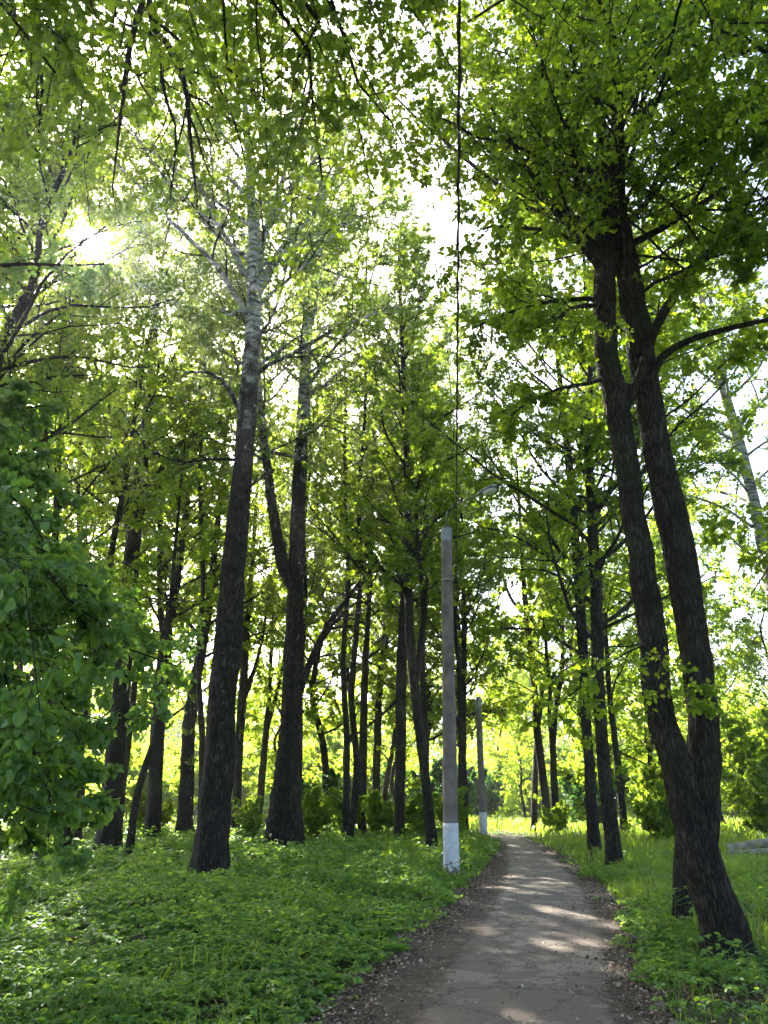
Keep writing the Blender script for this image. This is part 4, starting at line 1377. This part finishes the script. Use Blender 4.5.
def lamp_post():
    Y = 17.9
    b = pt(451.5, 877, Y)
    top = pt(446.5, 540, Y)
    root = thing('lamp_post', 'tall concrete lamp post with whitewashed foot and curved lamp arm, left edge of the path', 'lamp post', (b[0], b[1], 0))
    lean = (top[0] - b[0]) / (top[2] - b[2])
    Hh = top[2]
    r0, r1 = .172, .125

    def sh(V):
        V = V.copy()
        V[:, 0] += V[:, 2] * lean
        return V
    rr = lambda z: r0 + (r1 - r0) * z / Hh
    zz = np.linspace(1.06, Hh, 14)
    V, q = lathe([(rr(z), z) for z in zz] + [(0.001, Hh)])
    link('pole', make_mesh('pole', [(sh(V), q, 0, None)], [M['concrete']]), root)
    V, q = lathe([(rr(z) + .003, z) for z in (-.15, .3, .7, 1.0)] + [(rr(1.07) + .002, 1.07), (rr(1.07) - .02, 1.071)])
    link('whitewashed_foot', make_mesh('whitewashed_foot', [(sh(V), q, 0, None)], [M['whitewash']]), root)
    for z, h in ((Hh - 1.05, .05),):
        V, q = lathe([(rr(z), z), (rr(z) + .016, z), (rr(z) + .016, z + h), (rr(z), z + h)])
        link('clamp_band', make_mesh('clamp_band', [(sh(V), q, 0, None)], [M['galv']]), root)
    z = Hh - .02
    V, q = lathe([(r1 + .004, z - .02), (r1 + .01, z), (r1 + .006, z + .32), (.05, z + .35), (.04, z + .35)])
    link('sleeve', make_mesh('sleeve', [(sh(V), q, 0, None)], [M['galv']]), root)
    # arm
    A = [pt(447, 528, Y), pt(447.5, 515, Y), pt(450, 508, Y - .1), (pt(462, 502, Y - .4)), (pt(480, 494, Y - .8))]
    A = smooth_poly(np.array(A), 14) - np.array([b[0], b[1], 0])
    V, q = tubes(A[None], np.full((1, 14), .019), 10)
    link('arm', make_mesh('arm', [(V, q, 0, None)], [M['arm']]), root)
    # lamp head: a tapering housing with a glass bowl below
    c = A[-1]
    d = norm(A[-1] - A[-3])
    side = norm(np.cross(d, np.array([0, 0, 1.])))
    upv = np.cross(side, d)
    sec = [(-.06, .03, .03), (.0, .06, .05), (.12, .11, .075), (.30, .14, .085), (.46, .12, .07), (.55, .05, .03)]
    V = []
    S = 14
    for (t, wx, hz) in sec:
        for j in range(S):
            a = 2 * math.pi * j / S
            V.append(c + d * t + side * wx * math.cos(a) + upv * hz * (math.sin(a) if math.sin(a) > 0 else .35 * math.sin(a)))
    q = [(k * S + j, k * S + (j + 1) % S, (k + 1) * S + (j + 1) % S, (k + 1) * S + j) for k in range(5) for j in range(S)]
    V = np.array(V)
    hd = link('lamp_head', make_mesh('lamp_head', [(V, np.array(q), 0, None)], [M['lamp_body']]), root)
    V2 = []
    for (t, wx, hz) in [(.10, .03, .02), (.16, .09, .07), (.30, .115, .10), (.42, .09, .07), (.48, .03, .02)]:
        for j in range(S):
            a = math.pi + math.pi * j / (S - 1)
            V2.append(c + d * t - upv * .022 + side * wx * math.cos(a) + upv * hz * math.sin(a))
    q2 = [(k * S + j, k * S + j + 1, (k + 1) * S + j + 1, (k + 1) * S + j) for k in range(4) for j in range(S - 1)]
    link('lamp_glass', make_mesh('lamp_glass', [(np.array(V2), np.array(q2), 0, None)], [M['lamp_glass']]), hd)
    # cable hook with insulator
    h = pt(448, 583, Y) - np.array([b[0], b[1], 0])
    e = pt(456, 580, Y) - np.array([b[0], b[1], 0])
    V, q = tubes(np.array([[h, (h + e) / 2 + np.array([0, 0, -.03]), e]]), np.full((1, 3), .012), 8)
    link('hook', make_mesh('hook', [(V, q, 0, None)], [M['galv']]), root)
    V, q = lathe([(.001, -.09), (.05, -.08), (.055, -.03), (.03, -.02), (.05, .01), (.045, .05), (.001, .06)], 14)
    link('insulator', make_mesh('insulator', [(V + e, q, 0, None)], [M['cable']]), root)
    return pt(456, 580, Y)


ins = lamp_post()


def far_pole():
    Y = 34.5
    b = pt(484, 840, Y)
    top = pt(478, 698, Y)
    root = thing('utility_pole', 'farther and smaller concrete pole with whitewashed foot near the path bend', 'pole', (b[0], b[1], 0))
    lean = (top[0] - b[0]) / top[2]
    Hh = top[2]

    def sh(V):
        V = V.copy()
        V[:, 0] += V[:, 2] * lean
        return V
    rr = lambda z: .165 - .045 * z / Hh
    V, q = lathe([(rr(z), z) for z in np.linspace(.98, Hh, 8)] + [(.001, Hh)])
    link('pole', make_mesh('pole', [(sh(V), q, 0, None)], [M['concrete']]), root)
    V, q = lathe([(rr(z) + .003, z) for z in (-.15, .3, .7, .99)] + [(rr(1) - .02, 1.0)])
    link('whitewashed_foot', make_mesh('whitewashed_foot', [(sh(V), q, 0, None)], [M['whitewash']]), root)
    V, q = lathe([(rr(Hh) + .004, Hh - .4), (rr(Hh) + .012, Hh - .38), (rr(Hh) + .012, Hh + .01), (.02, Hh + .03)])
    link('sleeve', make_mesh('sleeve', [(sh(V), q, 0, None)], [M['galv']]), root)
    return np.array([b[0] + lean * Hh, b[1], Hh])


ptop = far_pole()


def cables():
    # the line along the path: from behind the camera over the viewer to the lamp post and on to the far pole
    over = pt(454.5, 0, 4.3)
    d = over - ins
    start = ins + d * 2.6
    start[2] = ins[2] + .2
    t = np.linspace(0, 1, 40)[:, None]
    span = start + (ins - start) * t
    span[:, 2] -= .10 * 4 * (t * (1 - t))[:, 0]
    end = ptop + np.array([0, 0, -.15])
    span2 = ins + (end - ins) * t[1:]
    span2[:, 2] -= .30 * 4 * (t * (1 - t))[1:, 0]
    C = np.concatenate([span, span2])
    V, q = tubes(C[None], np.full((1, len(C)), .011), 6)
    # a thinner second conductor twisted round the first
    K = 900
    S = smooth_poly(C, K)
    s = np.r_[0, np.cumsum(np.linalg.norm(np.diff(S, axis=0), axis=1))]
    S[:, 0] += .014 * np.cos(s * 9)
    S[:, 2] += .014 * np.sin(s * 9)
    V2, q2 = tubes(S[None], np.full((1, K), .006), 5)
    o = link('overhead_cable', make_mesh('overhead_cable', [(V, q, 0, None), (V2, q2, 0, None)], [M['cable']]))
    tag(o, 'black twisted overhead cable running along the path to the lamp post', 'cable')


cables()


def log():
    rng = np.random.default_rng(3)
    g = pt(757, 850, 24.5)
    root = thing('fallen_log', 'grey fallen log with a broken branch lying in the grass at the right edge', 'log', (g[0] - .3, g[1] - 1.5, .22))
    root.scale = (.85, .85, .85)
    P = smooth_poly(np.array([(-1.3, .2, .02), (-.5, 0, .16), (.4, -.05, .34), (1.5, .1, .62)]), 20)
    V, q = tubes(P[None], np.linspace(.17, .10, 20)[None], 14, rough=.08, rng=rng)
    cap = np.array([[j for j in range(14)]])
    link('log_body', make_mesh('log_body', [(V, q, 0, None), (V, cap, 0, None)], [M['log']]), root)
    P = smooth_poly(np.array([(.1, -.05, .25), (.2, -.4, .45), (.6, -.7, .62)]), 8)
    V, q = tubes(P[None], np.linspace(.06, .025, 8)[None], 8, rough=.06, rng=rng)
    link('branch_stub', make_mesh('branch_stub', [(V, q, 0, None)], [M['log']]), root)
    P = smooth_poly(np.array([(-1.0, -.25, -.02), (-.2, -.45, .06), (.9, -.5, .10)]), 10)
    V, q = tubes(P[None], np.linspace(.09, .06, 10)[None], 10, rough=.08, rng=rng)
    g2 = g + np.array([-.9, -2.2, 0])
    o = link('dead_branch', make_mesh('dead_branch', [(V, q, 0, None)], [M['log']]), None, (g2[0], g2[1], .2))
    tag(o, 'short grey dead branch lying in front of the fallen log', 'branch')


log()

# ------------------------------------------------------------------ morning haze
def haze():
    x, y0, y1, z0, z1 = 950, -320, 1250, -1.5, 34
    V = np.array([(-x, y0, z0), (x, y0, z0), (x, y1, z0), (-x, y1, z0), (-x, y0, z1), (x, y0, z1), (x, y1, z1), (-x, y1, z1)])
    Fq = np.array([(0, 3, 2, 1), (4, 5, 6, 7), (0, 1, 5, 4), (1, 2, 6, 5), (2, 3, 7, 6), (3, 0, 4, 7)])
    m, nt, ns, ls = new_mat('haze')
    out = N_(ns, 'ShaderNodeOutputMaterial')
    v = N_(ns, 'ShaderNodeVolumePrincipled')
    v.inputs['Color'].default_value = (.95, .97, 1, 1)
    v.inputs['Density'].default_value = HAZE
    v.inputs['Anisotropy'].default_value = 0.75
    ls.new(v.outputs[0], out.inputs['Volume'])
    tag(link('haze', make_mesh('haze', [(V, Fq, 0, None)], [m], smooth=False)), 'thin bright morning haze between the trees', 'haze', kind='stuff')


HAZE = 0.0007
haze()

# ------------------------------------------------------------------ light, sky, camera
w = bpy.data.worlds.new('World')
sc.world = w
w.use_nodes = True
nt = w.node_tree
ns, ls = nt.nodes, nt.links
ns.clear()
wo = ns.new('ShaderNodeOutputWorld')
bg = ns.new('ShaderNodeBackground')
sky = ns.new('ShaderNodeTexSky')
sky.sky_type = 'NISHITA'
sky.sun_disc = False
elev = math.asin(SUN[2])
azim = math.atan2(SUN[0], SUN[1])     # clockwise from +Y
sky.sun_elevation = elev
sky.sun_rotation = azim
sky.air_density = 1.0
sky.dust_density = 3.0
sky.ozone_density = 1.0
bg.inputs['Strength'].default_value = 0.07
ls.new(sky.outputs[0], bg.inputs[0])
# the sun's own disc and its bright aureole in the sky
tc = ns.new('ShaderNodeTexCoord')
dt = ns.new('ShaderNodeVectorMath')
dt.operation = 'DOT_PRODUCT'
dt.inputs[1].default_value = tuple(SUN)
ls.new(tc.outputs['Generated'], dt.inputs[0])
mr = ns.new('ShaderNodeMapRange')
mr.interpolation_type = 'SMOOTHERSTEP'
mr.inputs['From Min'].default_value = math.cos(math.radians(1.6))
mr.inputs['From Max'].default_value = math.cos(math.radians(0.4))
ls.new(dt.outputs['Value'], mr.inputs[0])
bg2 = ns.new('ShaderNodeBackground')
bg2.inputs[0].default_value = (1, .97, .9, 1)
ml = ns.new('ShaderNodeMath')
ml.operation = 'MULTIPLY'
ml.inputs[1].default_value = 110.0
ls.new(mr.outputs[0], ml.inputs[0])
ls.new(ml.outputs[0], bg2.inputs[1])
ad = ns.new('ShaderNodeAddShader')
ls.new(bg.outputs[0], ad.inputs[0])
ls.new(bg2.outputs[0], ad.inputs[1])
ls.new(ad.outputs[0], wo.inputs[0])

sl = bpy.data.lights.new('sun', 'SUN')
sl.energy = 5.0
sl.angle = math.radians(0.53)
sl.color = (1, .95, .86)
so = bpy.data.objects.new('sun', sl)
COL.objects.link(so)
so.rotation_euler = Vector(SUN).to_track_quat('Z', 'Y').to_euler()
so.location = (0, 0, 30)

cam = bpy.data.cameras.new('camera')
cam.sensor_fit = 'VERTICAL'
cam.sensor_height = 24.0
cam.lens = F / H * 24.0
cam.clip_end = 3000
cam.clip_start = 0.05
co = bpy.data.objects.new('camera', cam)
COL.objects.link(co)
co.location = (0, 0, EYE)
co.rotation_euler = (math.radians(90) + PITCH, 0, 0)
sc.camera = co

sc.render.engine = 'CYCLES'
cy = sc.cycles
cy.use_denoising = True
cy.max_bounces = 7
cy.diffuse_bounces = 5
cy.glossy_bounces = 2
cy.transmission_bounces = 4
cy.volume_bounces = 0
cy.transparent_max_bounces = 4
cy.sample_clamp_indirect = 6
cy.use_adaptive_sampling = True
cy.adaptive_threshold = 0.02
cy.caustics_reflective = False
cy.caustics_refractive = False
vs = sc.view_settings
vs.view_transform = 'Standard'
vs.look = 'None'
vs.gamma = 1
vs.use_curve_mapping = False
vs.exposure = 3.1
